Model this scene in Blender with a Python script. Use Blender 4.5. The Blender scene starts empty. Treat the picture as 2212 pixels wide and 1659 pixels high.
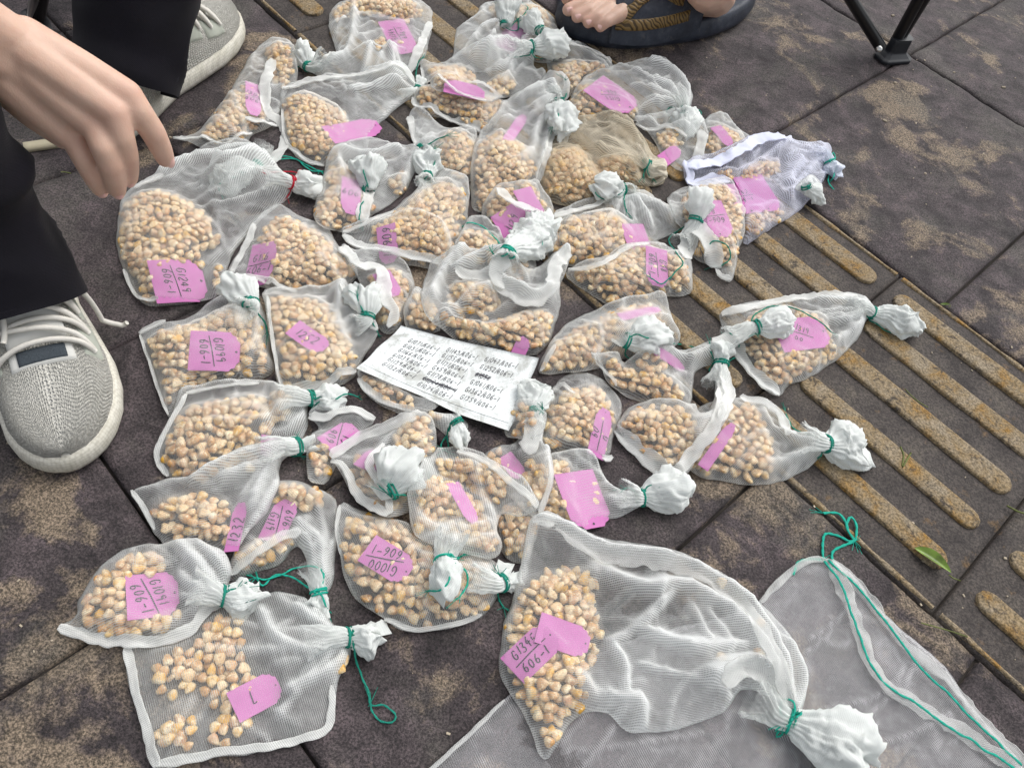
import bpy, bmesh, math, random
import numpy as np
from mathutils import Vector, Matrix
from mathutils.geometry import delaunay_2d_cdt

random.seed(7)
RNG = np.random.default_rng(7)
scene = bpy.context.scene
COL = scene.collection

# ------------------------------------------------------------------ camera
CAM_H, TILT, ROLL, HFOV = 0.65, math.radians(36.0), math.radians(14.5), math.radians(64.0)
_ct, _st, _cr, _sr = math.cos(TILT), math.sin(TILT), math.cos(ROLL), math.sin(ROLL)
FWD = np.array([0, _st, -_ct]); UP0 = np.array([0, _ct, _st]); RT0 = np.array([1.0, 0, 0])
RT = _cr * RT0 + _sr * UP0
UPV = -_sr * RT0 + _cr * UP0
CAMP = np.array([0, 0, CAM_H])
cam_data = bpy.data.cameras.new('camera')
cam = bpy.data.objects.new('camera', cam_data)
COL.objects.link(cam)
cam.matrix_world = Matrix(((RT[0], UPV[0], -FWD[0], 0), (RT[1], UPV[1], -FWD[1], 0), (RT[2], UPV[2], -FWD[2], CAM_H), (0, 0, 0, 1)))
cam_data.sensor_fit = 'HORIZONTAL'
cam_data.angle = HFOV
cam_data.clip_start = 0.01
cam_data.clip_end = 500
scene.camera = cam

# ------------------------------------------------------------------ sky, sun, exposure
SUN_EL, SUN_AZ = math.radians(58), math.radians(35)     # azimuth measured from +Y towards +X
world = bpy.data.worlds.new('World'); scene.world = world; world.use_nodes = True
wn = world.node_tree; wn.nodes.clear()
w_out = wn.nodes.new('ShaderNodeOutputWorld'); w_bg = wn.nodes.new('ShaderNodeBackground')
w_sky = wn.nodes.new('ShaderNodeTexSky'); w_hs = wn.nodes.new('ShaderNodeHueSaturation')
w_sky.sky_type = 'NISHITA'; w_sky.sun_disc = False
w_sky.sun_elevation = SUN_EL; w_sky.sun_rotation = SUN_AZ
w_sky.air_density = 1.0; w_sky.dust_density = 4.0
w_hs.inputs['Saturation'].default_value = 0.22
w_bg.inputs['Strength'].default_value = 0.15
wn.links.new(w_sky.outputs[0], w_hs.inputs['Color']); wn.links.new(w_hs.outputs[0], w_bg.inputs['Color'])
wn.links.new(w_bg.outputs[0], w_out.inputs['Surface'])
sun_d = bpy.data.lights.new('sun', 'SUN'); sun_d.energy = 1.1; sun_d.angle = math.radians(50); sun_d.color = (1.0, 0.97, 0.92)
sun = bpy.data.objects.new('sun', sun_d); COL.objects.link(sun)
_sd = Vector((math.cos(SUN_EL) * math.sin(SUN_AZ), math.cos(SUN_EL) * math.cos(SUN_AZ), math.sin(SUN_EL)))
sun.rotation_euler = (-_sd).to_track_quat('-Z', 'Y').to_euler(); sun.location = _sd * 5
vs = scene.view_settings
vs.view_transform = 'Standard'; vs.look = 'None'; vs.gamma = 1.0; vs.use_curve_mapping = False
vs.exposure = 0.46
scene.cycles.max_bounces = 10; scene.cycles.diffuse_bounces = 4; scene.cycles.transparent_max_bounces = 24
scene.cycles.transmission_bounces = 6
scene.cycles.use_denoising = True
try: scene.cycles.denoiser = 'OPENIMAGEDENOISE'
except Exception: pass

# ------------------------------------------------------------------ geometry helpers
FPX = 1106.0 / math.tan(HFOV / 2)
def ray(px, py):
    d = FWD + RT * ((px - 1106.0) / FPX) - UPV * ((py - 829.5) / FPX)
    return d
def at_z(px, py, z):
    d = ray(px, py); return CAMP + d * ((z - CAM_H) / d[2])
def at_depth(px, py, dep):
    return CAMP + ray(px, py) * dep

def _hash(ix, iy, iz, seed):
    h = (ix.astype(np.int64) * 374761393 + iy.astype(np.int64) * 668265263 + iz.astype(np.int64) * 2147483647 + seed * 1274126177) & 0xffffffff
    h = ((h ^ (h >> 13)) * 1274126177) & 0xffffffff
    h = ((h ^ (h >> 16)) * 2246822519) & 0xffffffff
    return (h & 0xffff) / 65535.0
def vnoise(P, scale, seed=0):
    """value noise in [0,1], P (N,2) or (N,3)"""
    P = np.asarray(P, float) / scale
    if P.shape[1] == 2: P = np.concatenate([P, np.zeros((len(P), 1)) + 0.37], 1)
    i = np.floor(P).astype(np.int64); f = P - i; f = f * f * f * (f * (f * 6 - 15) + 10)
    r = 0
    for a in (0, 1):
        for b in (0, 1):
            for c in (0, 1):
                w = (f[:, 0] if a else 1 - f[:, 0]) * (f[:, 1] if b else 1 - f[:, 1]) * (f[:, 2] if c else 1 - f[:, 2])
                r = r + w * _hash(i[:, 0] + a, i[:, 1] + b, i[:, 2] + c, seed)
    return r
def fnoise(P, scale, seed=0, octs=3):
    r, amp, tot = 0, 1.0, 0
    for k in range(octs):
        r = r + amp * vnoise(P, scale / 2 ** k, seed + 17 * k); tot += amp; amp *= 0.5
    return r / tot
def ridged(P, scale, seed=0, octs=3):
    r, amp, tot = 0, 1.0, 0
    for k in range(octs):
        r = r + amp * (1 - np.abs(2 * vnoise(P, scale / 2 ** k, seed + 31 * k) - 1)) ** 2; tot += amp; amp *= 0.5
    return r / tot

def catmull(pts, n=6, closed=False):
    P = np.asarray(pts, float); N = len(P); out = []
    segs = N if closed else N - 1
    for i in range(segs):
        p1 = P[i]; p2 = P[(i + 1) % N]
        p0 = P[(i - 1) % N] if closed or i > 0 else 2 * p1 - p2
        p3 = P[(i + 2) % N] if closed or i + 2 < N else 2 * p2 - p1
        for k in range(n):
            t = k / n
            out.append(0.5 * ((2 * p1) + (-p0 + p2) * t + (2 * p0 - 5 * p1 + 4 * p2 - p3) * t * t + (-p0 + 3 * p1 - 3 * p2 + p3) * t ** 3))
    if not closed: out.append(P[-1])
    return np.array(out)
def resample(P, step, closed=False):
    P = np.asarray(P, float)
    Q = np.vstack([P, P[:1]]) if closed else P
    L = np.r_[0, np.cumsum(np.linalg.norm(np.diff(Q, axis=0), axis=1))]
    n = max(4, int(L[-1] / step))
    t = np.linspace(0, L[-1], n, endpoint=not closed)
    return np.stack([np.interp(t, L, Q[:, k]) for k in range(Q.shape[1])], 1)
def seg_dist(P, A, B):
    """unsigned distance of points P (N,2) to segments A-B (M,2)"""
    out = np.full(len(P), 1e9)
    AB = B - A; L2 = (AB ** 2).sum(1) + 1e-18
    for s in range(0, len(P), 20000):
        p = P[s:s + 20000]
        d = p[:, None, :] - A[None]
        t = np.clip((d * AB[None]).sum(2) / L2[None], 0, 1)
        e = d - t[..., None] * AB[None]
        out[s:s + 20000] = np.sqrt((e ** 2).sum(2).min(1))
    return out
def inside(P, poly):
    x, y = P[:, 0], P[:, 1]; r = np.zeros(len(P), bool); n = len(poly)
    for i in range(n):
        x1, y1 = poly[i]; x2, y2 = poly[(i + 1) % n]
        c = ((y1 > y) != (y2 > y)) & (x < (x2 - x1) * (y - y1) / ((y2 - y1) if y2 != y1 else 1e-12) + x1)
        r ^= c
    return r
def sdist(P, poly):
    d = seg_dist(P, poly, np.roll(poly, -1, axis=0))
    return np.where(inside(P, poly), d, -d)

class MB:
    """collects quads / triangles and builds ONE mesh"""
    def __init__(s): s.v = []; s.f = []; s.n = 0; s.dens = []
    def add(s, V, F, dens=None):
        V = np.asarray(V, float); s.v.append(V)
        s.f += [tuple(int(i) + s.n for i in f) for f in F]
        s.dens.append(np.full(len(V), 1.0) if dens is None else np.asarray(dens, float)); s.n += len(V)
    def grid(s, V, nu, nv, cu=False, cv=False, dens=None):
        F = []
        for i in range(nu if cu else nu - 1):
            for j in range(nv if cv else nv - 1):
                i2, j2 = (i + 1) % nu, (j + 1) % nv
                F.append((i * nv + j, i2 * nv + j, i2 * nv + j2, i * nv + j2))
        s.add(V, F, dens)
    def tube(s, P, r, sides=6, cap=True):
        P = np.asarray(P, float); n = len(P)
        r = np.full(n, r) if np.isscalar(r) else np.asarray(r)
        T = np.gradient(P, axis=0); T /= np.linalg.norm(T, axis=1)[:, None] + 1e-12
        ref = np.array([0.13, 0.21, 0.97]); V = []
        N = np.cross(T, ref); bad = np.linalg.norm(N, axis=1) < 1e-3
        N[bad] = np.cross(T[bad], [1, 0, 0.1]); N /= np.linalg.norm(N, axis=1)[:, None]
        for i in range(1, n):
            if N[i] @ N[i - 1] < 0: N[i] = -N[i]
        B = np.cross(T, N)
        a = np.arange(sides) * 2 * math.pi / sides
        V = P[:, None, :] + r[:, None, None] * (np.cos(a)[None, :, None] * N[:, None, :] + np.sin(a)[None, :, None] * B[:, None, :])
        b0 = s.n
        s.grid(V.reshape(-1, 3), n, sides, False, True)
        if cap:
            s.f.append(tuple(b0 + k for k in range(sides))[::-1]); s.f.append(tuple(b0 + (n - 1) * sides + k for k in range(sides)))
    def box(s, c, d, M=None):
        V = np.array([[x, y, z] for x in (-.5, .5) for y in (-.5, .5) for z in (-.5, .5)]) * np.asarray(d)
        if M is not None: V = V @ np.asarray(M).T
        s.add(V + np.asarray(c), [(0, 1, 3, 2), (4, 6, 7, 5), (0, 4, 5, 1), (2, 3, 7, 6), (0, 2, 6, 4), (1, 5, 7, 3)])
    def build(s, name, mat, parent=None, smooth=True, attr=False):
        me = bpy.data.meshes.new(name)
        V = np.concatenate(s.v)
        off = np.zeros(3)
        if parent is not None: off = np.array(parent.location)
        me.from_pydata((V - off).tolist(), [], s.f); me.update()
        if attr:
            a = me.attributes.new('dens', 'FLOAT', 'POINT'); a.data.foreach_set('value', np.concatenate(s.dens).astype(np.float32))
        if smooth: me.polygons.foreach_set('use_smooth', np.ones(len(me.polygons), bool))
        if mat: me.materials.append(mat)
        o = bpy.data.objects.new(name, me); COL.objects.link(o)
        if parent is not None: o.parent = parent
        return o
def empty(name, loc):
    o = bpy.data.objects.new(name, None); o.empty_display_size = 0.02; COL.objects.link(o); o.location = tuple(float(c) for c in loc); return o
def tag(o, label=None, cat=None, group=None, kind=None):
    if label: o['label'] = label
    if cat: o['category'] = cat
    if group: o['group'] = group
    if kind: o['kind'] = kind
    return o

# ------------------------------------------------------------------ materials
def newmat(name):
    m = bpy.data.materials.new(name); m.use_nodes = True; m.node_tree.nodes.clear(); return m, m.node_tree
class NT:
    def __init__(s, t): s.t = t
    def n(s, k, **kw):
        nd = s.t.nodes.new('ShaderNode' + k)
        for a, b in kw.items(): setattr(nd, a, b)
        return nd
    def l(s, a, b): s.t.links.new(a, b)
    def math(s, op, a, b=None):
        nd = s.n('Math', operation=op)
        for i, x in enumerate((a, b)):
            if x is None: continue
            if isinstance(x, (int, float)): nd.inputs[i].default_value = x
            else: s.l(x, nd.inputs[i])
        return nd.outputs[0]
    def noise(s, vec, scale, detail=4, rough=.55, dist=0):
        nd = s.n('TexNoise'); nd.inputs['Scale'].default_value = scale; nd.inputs['Detail'].default_value = detail
        nd.inputs['Roughness'].default_value = rough; nd.inputs['Distortion'].default_value = dist
        if vec is not None: s.l(vec, nd.inputs['Vector'])
        return nd.outputs['Fac']
    def ramp(s, fac, stops):
        nd = s.n('ValToRGB'); cr = nd.color_ramp
        while len(cr.elements) < len(stops): cr.elements.new(0.5)
        for e, (p, c) in zip(cr.elements, stops):
            e.position = p; e.color = (c[0], c[1], c[2], 1) if not isinstance(c, (int, float)) else (c, c, c, 1)
        s.l(fac, nd.inputs[0]); return nd.outputs[0]
    def mix(s, fac, a, b, mode='MIX'):
        nd = s.n('MixRGB', blend_type=mode)
        for i, x in zip((0, 1, 2), (fac, a, b)):
            if isinstance(x, (int, float)): nd.inputs[i].default_value = x
            elif isinstance(x, tuple): nd.inputs[i].default_value = (x[0], x[1], x[2], 1)
            else: s.l(x, nd.inputs[i])
        return nd.outputs[0]
    def bump(s, h, strength, dist=0.001):
        nd = s.n('Bump'); nd.inputs['Strength'].default_value = strength; nd.inputs['Distance'].default_value = dist
        s.l(h, nd.inputs['Height']); return nd.outputs[0]
    def out(s, sh): o = s.n('OutputMaterial'); s.l(sh, o.inputs['Surface'])
    def principled(s, col, rough=.6, normal=None, spec=.4, **kw):
        p = s.n('BsdfPrincipled')
        if isinstance(col, tuple): p.inputs['Base Color'].default_value = (*col[:3], 1)
        else: s.l(col, p.inputs['Base Color'])
        if isinstance(rough, (int, float)): p.inputs['Roughness'].default_value = rough
        else: s.l(rough, p.inputs['Roughness'])
        p.inputs['Specular IOR Level'].default_value = spec
        if normal is not None: s.l(normal, p.inputs['Normal'])
        for k, v in kw.items(): p.inputs[k.replace('_', ' ')].default_value = v
        return p

def m_net(name, k, col, trans=.35, pitch=.0016, var=.35):
    """woven gauze: threads cover the share k face-on, more when seen edge-on or where the cloth is bunched ('dens')"""
    m, t = newmat(name); g = NT(t)
    pos = g.n('NewGeometry').outputs['Position']
    at = g.n('Attribute'); at.attribute_name = 'dens'
    thr = []
    rnd = g.math('MULTIPLY', g.n('ObjectInfo').outputs['Random'], 3.0)
    for rot in (0.5, 0.5 + math.pi / 2):
        mp = g.n('Mapping'); cx = g.n('CombineXYZ'); g.l(g.math('ADD', rnd, rot), cx.inputs[2]); g.l(cx.outputs[0], mp.inputs['Rotation']); g.l(pos, mp.inputs['Vector'])
        w = g.n('TexWave', wave_type='BANDS', bands_direction='X'); w.inputs['Scale'].default_value = 2 * math.pi / pitch / 20 
        w.inputs['Distortion'].default_value = 3.0; w.inputs['Detail'].default_value = 1.0; w.inputs['Detail Scale'].default_value = .05
        g.l(mp.outputs[0], w.inputs['Vector']); thr.append(w.outputs['Fac'])
    weave = g.math('MAXIMUM', thr[0], g.math('MULTIPLY', thr[1], .7))
    n1 = g.noise(pos, 60, 3, .6)
    kk = g.math('MULTIPLY', at.outputs['Fac'], k)
    kk = g.math('MULTIPLY', kk, g.math('ADD', 1 - var, g.math('MULTIPLY', g.math('POWER', weave, 1.6), 1.9 * var)))
    kk = g.math('MULTIPLY', kk, g.math('ADD', .75, g.math('MULTIPLY', n1, .5)))
    kk = g.math('MINIMUM', kk, .97)
    lw = g.n('LayerWeight'); lw.inputs['Blend'].default_value = .5
    cosv = g.math('MAXIMUM', g.math('SUBTRACT', 1.0, lw.outputs['Facing']), .27)
    cov = g.math('SUBTRACT', 1.0, g.math('POWER', g.math('SUBTRACT', 1.0, kk), g.math('DIVIDE', 1.0, cosv)))
    d = g.n('BsdfDiffuse'); d.inputs['Color'].default_value = (*col, 1)
    tr = g.n('BsdfTranslucent'); tr.inputs['Color'].default_value = (*col, 1)
    bm = g.bump(g.math('ADD', g.noise(pos, 420, 3), g.math('MULTIPLY', weave, .5)), .6, .0008); g.l(bm, d.inputs['Normal'])
    mx = g.n('MixShader'); mx.inputs[0].default_value = trans; g.l(d.outputs[0], mx.inputs[1]); g.l(tr.outputs[0], mx.inputs[2])
    tp = g.n('BsdfTransparent')
    m2 = g.n('MixShader'); g.l(cov, m2.inputs[0]); g.l(tp.outputs[0], m2.inputs[1]); g.l(mx.outputs[0], m2.inputs[2])
    g.out(m2.outputs[0]); return m
WHITE = (.86, .88, .87)
M = {}
M['net'] = m_net('net_white', .165, WHITE, pitch=.0015, var=.62)
M['net_beige'] = m_net('net_beige', .22, (.66, .60, .48), pitch=.0017, var=.7)
M['net_blue'] = m_net('net_blue_white', .22, (.80, .82, .93), pitch=.0021, var=.8)
M['net_big'] = m_net('net_big', .165, (.80, .80, .82), pitch=.0016, var=.65)
M['tuft'] = m_net('net_gathered', .80, (.80, .83, .81), trans=.25, pitch=.0012, var=.1)
M['tuft_blue'] = m_net('net_gathered_blue', .78, (.74, .78, .88), trans=.25, pitch=.0012, var=.1)
M['tuft_beige'] = m_net('net_gathered_beige', .72, (.72, .67, .56), trans=.25, pitch=.0012, var=.1)
M['hem'] = m_net('net_hem', .64, (.84, .85, .83), trans=.3, pitch=.0014, var=.3)
M['hem_blue'] = m_net('net_hem_blue', .84, (.78, .81, .95), trans=.2, pitch=.0014, var=.12)

def m_simple(name, col, rough=.6, spec=.4, nscale=0, namp=.15, bscale=0, bstr=.3, bdist=.0005, **kw):
    m, t = newmat(name); g = NT(t)
    tc = g.n('TexCoord').outputs['Object']
    c = col
    if nscale:
        f = g.noise(tc, nscale, 4, .6)
        c = g.ramp(f, [(.25, tuple(x * (1 - namp) for x in col)), (.75, tuple(min(1, x * (1 + namp)) for x in col))])
    nrm = g.bump(g.noise(tc, bscale, 4, .6), bstr, bdist) if bscale else None
    p = g.principled(c, rough, nrm, spec, **kw); g.out(p.outputs[0]); return m
M['pink'] = m_simple('pink_card', (.48, .165, .385), .8, .2, 60, .07, 500, .2, .0004)
M['ink'] = m_simple('ink', (.012, .01, .022), .5)
M['green'] = m_simple('green_twine', (.012, .20, .145), .75, .2, 900, .35, 2500, .6, .0006)
M['teal'] = m_simple('teal_twine', (.015, .34, .25), .75, .2, 900, .3, 2500, .6, .0006)
M['red'] = m_simple('red_twine', (.42, .012, .03), .75, .2, 900, .3, 2500, .6, .0006)
M['black_tube'] = m_simple('black_tube', (.006, .006, .007), .28, .5, 0, 0, 900, .05, .0003)
M['black_plastic'] = m_simple('black_plastic', (.012, .014, .018), .45, .5, 0, 0, 700, .15, .0003)
M['steel'] = m_simple('steel_rivet', (.62, .62, .60), .3, .5, Metallic=1.0)
M['cream'] = m_simple('cream_plastic', (.46, .41, .29), .6, .3, 40, .1)
M['leaf'] = m_simple('leaf', (.13, .20, .03), .4, .5, 90, .6, 300, .3, .0005)
M['chip'] = m_simple('flecks', (.34, .29, .22), .8, .2, 70, .6)
M['grass'] = m_simple('grass_blade', (.12, .14, .04), .7, .3, 70, .4)
def m_trouser():
    m, t = newmat('dark_trouser_cloth'); g = NT(t)
    tc = g.n('TexCoord').outputs['Object']
    c = g.ramp(g.noise(tc, 14, 3), [(.3, (.0030, .0028, .0045)), (.75, (.0065, .0055, .010))])
    w = g.n('TexWave', wave_type='BANDS', bands_direction='DIAGONAL'); w.inputs['Scale'].default_value = 260; g.l(tc, w.inputs['Vector'])
    n = g.bump(g.math('ADD', g.math('MULTIPLY', w.outputs['Fac'], .35), g.noise(tc, 500, 3)), .35, .0006)
    p = g.principled(c, .85, n, .15); p.inputs['Sheen Weight'].default_value = .04; g.out(p.outputs[0]); return m
M['trouser'] = m_trouser()
def m_skin():
    m, t = newmat('skin'); g = NT(t)
    tc = g.n('TexCoord').outputs['Object']
    at = g.n('Attribute'); at.attribute_name = 'blush'
    c = g.ramp(g.noise(tc, 35, 5, .6), [(.3, (.53, .345, .26)), (.7, (.61, .415, .32))])
    c = g.mix(g.math('MULTIPLY', at.outputs['Fac'], .5), c, (.56, .28, .22))
    vor = g.n('TexVoronoi'); vor.inputs['Scale'].default_value = 900; g.l(tc, vor.inputs['Vector'])
    h = g.math('ADD', g.math('MULTIPLY', vor.outputs['Distance'], .5), g.noise(tc, 260, 4, .65))
    p = g.principled(c, .48, g.bump(h, .28, .0006), .4)
    p.inputs['Subsurface Weight'].default_value = .25; p.inputs['Subsurface Radius'].default_value = (.006, .0025, .0015); p.inputs['Subsurface Scale'].default_value = 1
    g.out(p.outputs[0]); return m
M['skin'] = m_skin()
M['nail'] = m_simple('nail', (.74, .47, .42), .25, .5, 120, .06)
def m_kernel():
    m, t = newmat('maize_kernel'); g = NT(t)
    at = g.n('Attribute'); at.attribute_name = 'col'
    pos = g.n('NewGeometry').outputs['Position']
    f = g.noise(pos, 230, 3, .6)
    c = g.mix(g.ramp(f, [(.52, 0.0), (.60, .65)]), at.outputs['Color'], (.80, .69, .47))
    c = g.mix(g.ramp(g.noise(pos, 520, 3), [(.34, .65), (.47, 0.0)]), c, (.30, .165, .065))
    p = g.principled(c, .34, g.bump(g.noise(pos, 700, 3), .5, .0009), .5)
    p.inputs['Subsurface Weight'].default_value = .12; p.inputs['Subsurface Radius'].default_value = (.002, .0013, .0006); p.inputs['Subsurface Scale'].default_value = 1
    g.out(p.outputs[0]); return m
M['kernel'] = m_kernel()
def m_card():
    m, t = newmat('worn_white_card'); g = NT(t)
    tc = g.n('TexCoord').outputs['Object']
    d = g.noise(tc, 45, 6, .7, .6)
    c = g.ramp(d, [(.36, (.40, .41, .39)), (.5, (.66, .69, .69)), (.7, (.78, .82, .82))])
    c = g.mix(g.ramp(g.noise(tc, 700, 4, .7), [(.35, .45), (.5, 0.0)]), c, (.36, .37, .34))
    p = g.principled(c, .8, g.bump(g.noise(tc, 420, 4), .35, .0008), .2); g.out(p.outputs[0]); return m
M['card'] = m_card()
def m_stone():
    m, t = newmat('stamped_stone_paving'); g = NT(t)
    pos = g.n('NewGeometry').outputs['Position']
    oi = g.n('ObjectInfo').outputs['Random']
    big = g.noise(pos, 7, 7, .62, .7)
    mid = g.noise(pos, 26, 6, .65, .4)
    fine = g.noise(pos, 520, 5, .8)
    c = g.ramp(mid, [(.30, (.018, .0155, .0165)), (.5, (.046, .039, .041)), (.68, (.086, .071, .075))])
    tanmask = g.ramp(g.math('ADD', g.math('MULTIPLY', big, .75), g.math('MULTIPLY', mid, .3)), [(.555, 0.0), (.61, .85)])
    tan = g.ramp(fine, [(.3, (.105, .085, .060)), (.7, (.23, .19, .135))])
    c = g.mix(tanmask, c, tan)
    grey = g.ramp(g.noise(pos, 11, 5, .6), [(.5, 0.0), (.66, .5)])
    c = g.mix(grey, c, (.085, .083, .072))
    spk = g.ramp(fine, [(.42, .0), (.50, .45), (.60, 1.0)])
    c = g.mix(.75, c, g.mix(spk, (.18, .18, .18), (2.1, 1.95, 1.95)), 'MULTIPLY')
    h = g.math('ADD', g.math('ADD', g.math('MULTIPLY', mid, 2.0), g.math('MULTIPLY', fine, .5)), g.math('MULTIPLY', tanmask, .45))
    p = g.principled(c, .72, g.bump(h, .8, .0026), .3); g.out(p.outputs[0]); return m
M['stone'] = m_stone()
def m_tactile():
    m, t = newmat('tactile_slab_dark'); g = NT(t)
    pos = g.n('NewGeometry').outputs['Position']
    fine = g.noise(pos, 450, 4, .75)
    c = g.ramp(g.noise(pos, 22, 6, .65), [(.35, (.030, .025, .024)), (.55, (.055, .047, .043)), (.75, (.088, .076, .062))])
    och = g.ramp(g.noise(pos, 38, 6, .7), [(.60, 0.0), (.70, .6)])
    c = g.mix(och, c, (.15, .09, .035))
    c = g.mix(.6, c, g.mix(g.ramp(fine, [(.42, 0.0), (.6, 1.0)]), (.25, .25, .25), (1.9, 1.85, 1.8)), 'MULTIPLY')
    p = g.principled(c, .75, g.bump(fine, .5, .0012), .3); g.out(p.outputs[0]); return m
M['tactile'] = m_tactile()
def m_bar():
    m, t = newmat('worn_ochre_bar'); g = NT(t)
    pos = g.n('NewGeometry').outputs['Position']
    fine = g.noise(pos, 420, 4, .75)
    wear = g.noise(pos, 30, 6, .7, .5)
    c = g.ramp(wear, [(.34, (.22, .125, .032)), (.46, (.20, .15, .085)), (.62, (.215, .18, .13))])
    dark = g.ramp(g.noise(pos, 75, 6, .75, .8), [(.36, 1.0), (.45, 0.0)])
    c = g.mix(dark, c, (.055, .046, .038))
    c = g.mix(.6, c, g.mix(g.ramp(fine, [(.42, 0.0), (.6, 1.0)]), (.3, .28, .25), (1.75, 1.7, 1.65)), 'MULTIPLY')
    p = g.principled(c, .8, g.bump(g.math('ADD', fine, wear), .5, .0012), .25); g.out(p.outputs[0]); return m
M['bar'] = m_bar()
M['mortar'] = m_simple('dark_joint', (.030, .026, .023), .9, .2, 60, .5, 300, .6, .002)

# ------------------------------------------------------------------ height map of whatever already lies there
HX0, HY0, HR, HNX, HNY = -0.85, -0.2, 0.002, 850, 800
HM = np.zeros((HNY, HNX))
def hm_sample(P, A=None, off=(0, 0)):
    A = HM if A is None else A
    x = np.clip((P[:, 0] - HX0) / HR - off[0], 0, A.shape[1] - 1.001); y = np.clip((P[:, 1] - HY0) / HR - off[1], 0, A.shape[0] - 1.001)
    i = x.astype(int); j = y.astype(int); fx = x - i; fy = y - j
    return (A[j, i] * (1 - fx) + A[j, i + 1] * fx) * (1 - fy) + (A[j + 1, i] * (1 - fx) + A[j + 1, i + 1] * fx) * fy
def hit(px, py, lift=0.0):
    """point of the picture ray on the pile as it stands now"""
    z = 0.0
    for _ in range(14):
        p = at_z(px, py, z); z = 0.5 * z + 0.5 * (float(hm_sample(p[None, :2])[0]) + lift)
    return at_z(px, py, z)
def hm_window(lo, hi):
    i0 = max(0, int((lo[0] - HX0) / HR)); i1 = min(HNX, int((hi[0] - HX0) / HR) + 2)
    j0 = max(0, int((lo[1] - HY0) / HR)); j1 = min(HNY, int((hi[1] - HY0) / HR) + 2)
    xs = HX0 + HR * np.arange(i0, i1); ys = HY0 + HR * np.arange(j0, j1)
    gx, gy = np.meshgrid(xs, ys)
    return (i0, i1, j0, j1), np.stack([gx.ravel(), gy.ravel()], 1), gx.shape
def hm_raise_disc(c, r, z):
    w, P, sh = hm_window(np.asarray(c[:2]) - r, np.asarray(c[:2]) + r)
    d = np.linalg.norm(P - np.asarray(c[:2]), axis=1).reshape(sh)
    sub = HM[w[2]:w[3], w[0]:w[1]]
    v = z - 0.5 * r + 0.5 * r * np.sqrt(np.clip(1 - (d / r) ** 2, 0, 1))
    HM[w[2]:w[3], w[0]:w[1]] = np.where(d < r, np.maximum(sub, v), sub)

# ------------------------------------------------------------------ ground, paving, tactile band
PSI = math.radians(-36.2)
UA = np.array([math.cos(PSI), math.sin(PSI)]); VA = np.array([-math.sin(PSI), math.cos(PSI)])
def uv2xy(U, V): return np.outer(np.ravel(U), UA) + np.outer(np.ravel(V), VA)
gm = MB(); S = 40.0
gm.add([(-S, -S, -.009), (S, -S, -.009), (S, S, -.009), (-S, S, -.009)], [(0, 1, 2, 3)])
ground = tag(gm.build('ground', M['mortar'], smooth=False), 'dark earth and mortar under the paving slabs', 'ground', kind='structure')

def relief(P):
    n = fnoise(P, .085, 3, 4); t = np.floor(n * 9) / 9 + np.clip((n * 9 % 1) * 6 - 5, 0, 1) / 9
    return (t - .5) * .0095 + (fnoise(P, .012, 8, 3) - .5) * .0016
def slab_mesh(u0, u1, v0, v1, step, rel, drop, gap=.0008):
    u0 += gap; u1 -= gap; v0 += gap; v1 -= gap
    nu = max(6, int((u1 - u0) / step)); nv = max(6, int((v1 - v0) / step))
    eu = np.r_[u0, np.linspace(u0 + .0015, u1 - .0015, nu), u1]; ev = np.r_[v0, np.linspace(v0 + .0015, v1 - .0015, nv), v1]
    UU, VV = np.meshgrid(eu, ev, indexing='ij')
    P = uv2xy(UU, VV); 
    edge = np.minimum(np.minimum(UU - u0, u1 - UU), np.minimum(VV - v0, v1 - VV)).ravel()
    wob = (fnoise(P, .02, 5, 2) - .5) * .004
    z = rel(P) - drop * np.exp(-np.clip(edge + wob, 0, 1) / .004)
    z[edge < 1e-6] = -.012
    return np.concatenate([P, z[:, None]], 1), len(eu), len(ev)
rows = []
TP = .2375
for v0, v1, us in ([(.044 + .239 * k - (.001 if k == 0 else 0), .044 + .239 * (k + 1), [-.295 + TP * j for j in range(-7, 6)]) for k in range(-3, 2)]
                   + [(.874, 1.312, [-.375 + .315 * j for j in range(-5, 6)]), (1.312, 1.75, [-.69 + .315 * j for j in range(-4, 6)])]):
    for a, b in zip(us[:-1], us[1:]): rows.append((a, b, v0, v1))
pav = empty('paving', (0, 0, 0)); tag(pav, 'dark weathered stone paving slabs around a tactile band', 'paving', kind='structure')
def in_view(u0, u1, v0, v1, mg=500):
    for u in np.linspace(u0, u1, 4):
        for v in np.linspace(v0, v1, 4):
            p = np.append(uv2xy(u, v)[0], 0) - CAMP; dep = p @ FWD
            if dep > .05:
                x = 1106 + FPX * (p @ RT) / dep; y = 829.5 - FPX * (p @ UPV) / dep
                if -mg < x < 2212 + mg and -mg < y < 1659 + mg: return True
    return False
for (a, b, c, d) in rows:
    if not in_view(a, b, c, d): continue
    V, n1, n2 = slab_mesh(a, b, c, d, .0055, relief, .0030)
    mb = MB(); mb.grid(V, n1, n2); mb.build('slab', M['stone'], pav)
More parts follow.
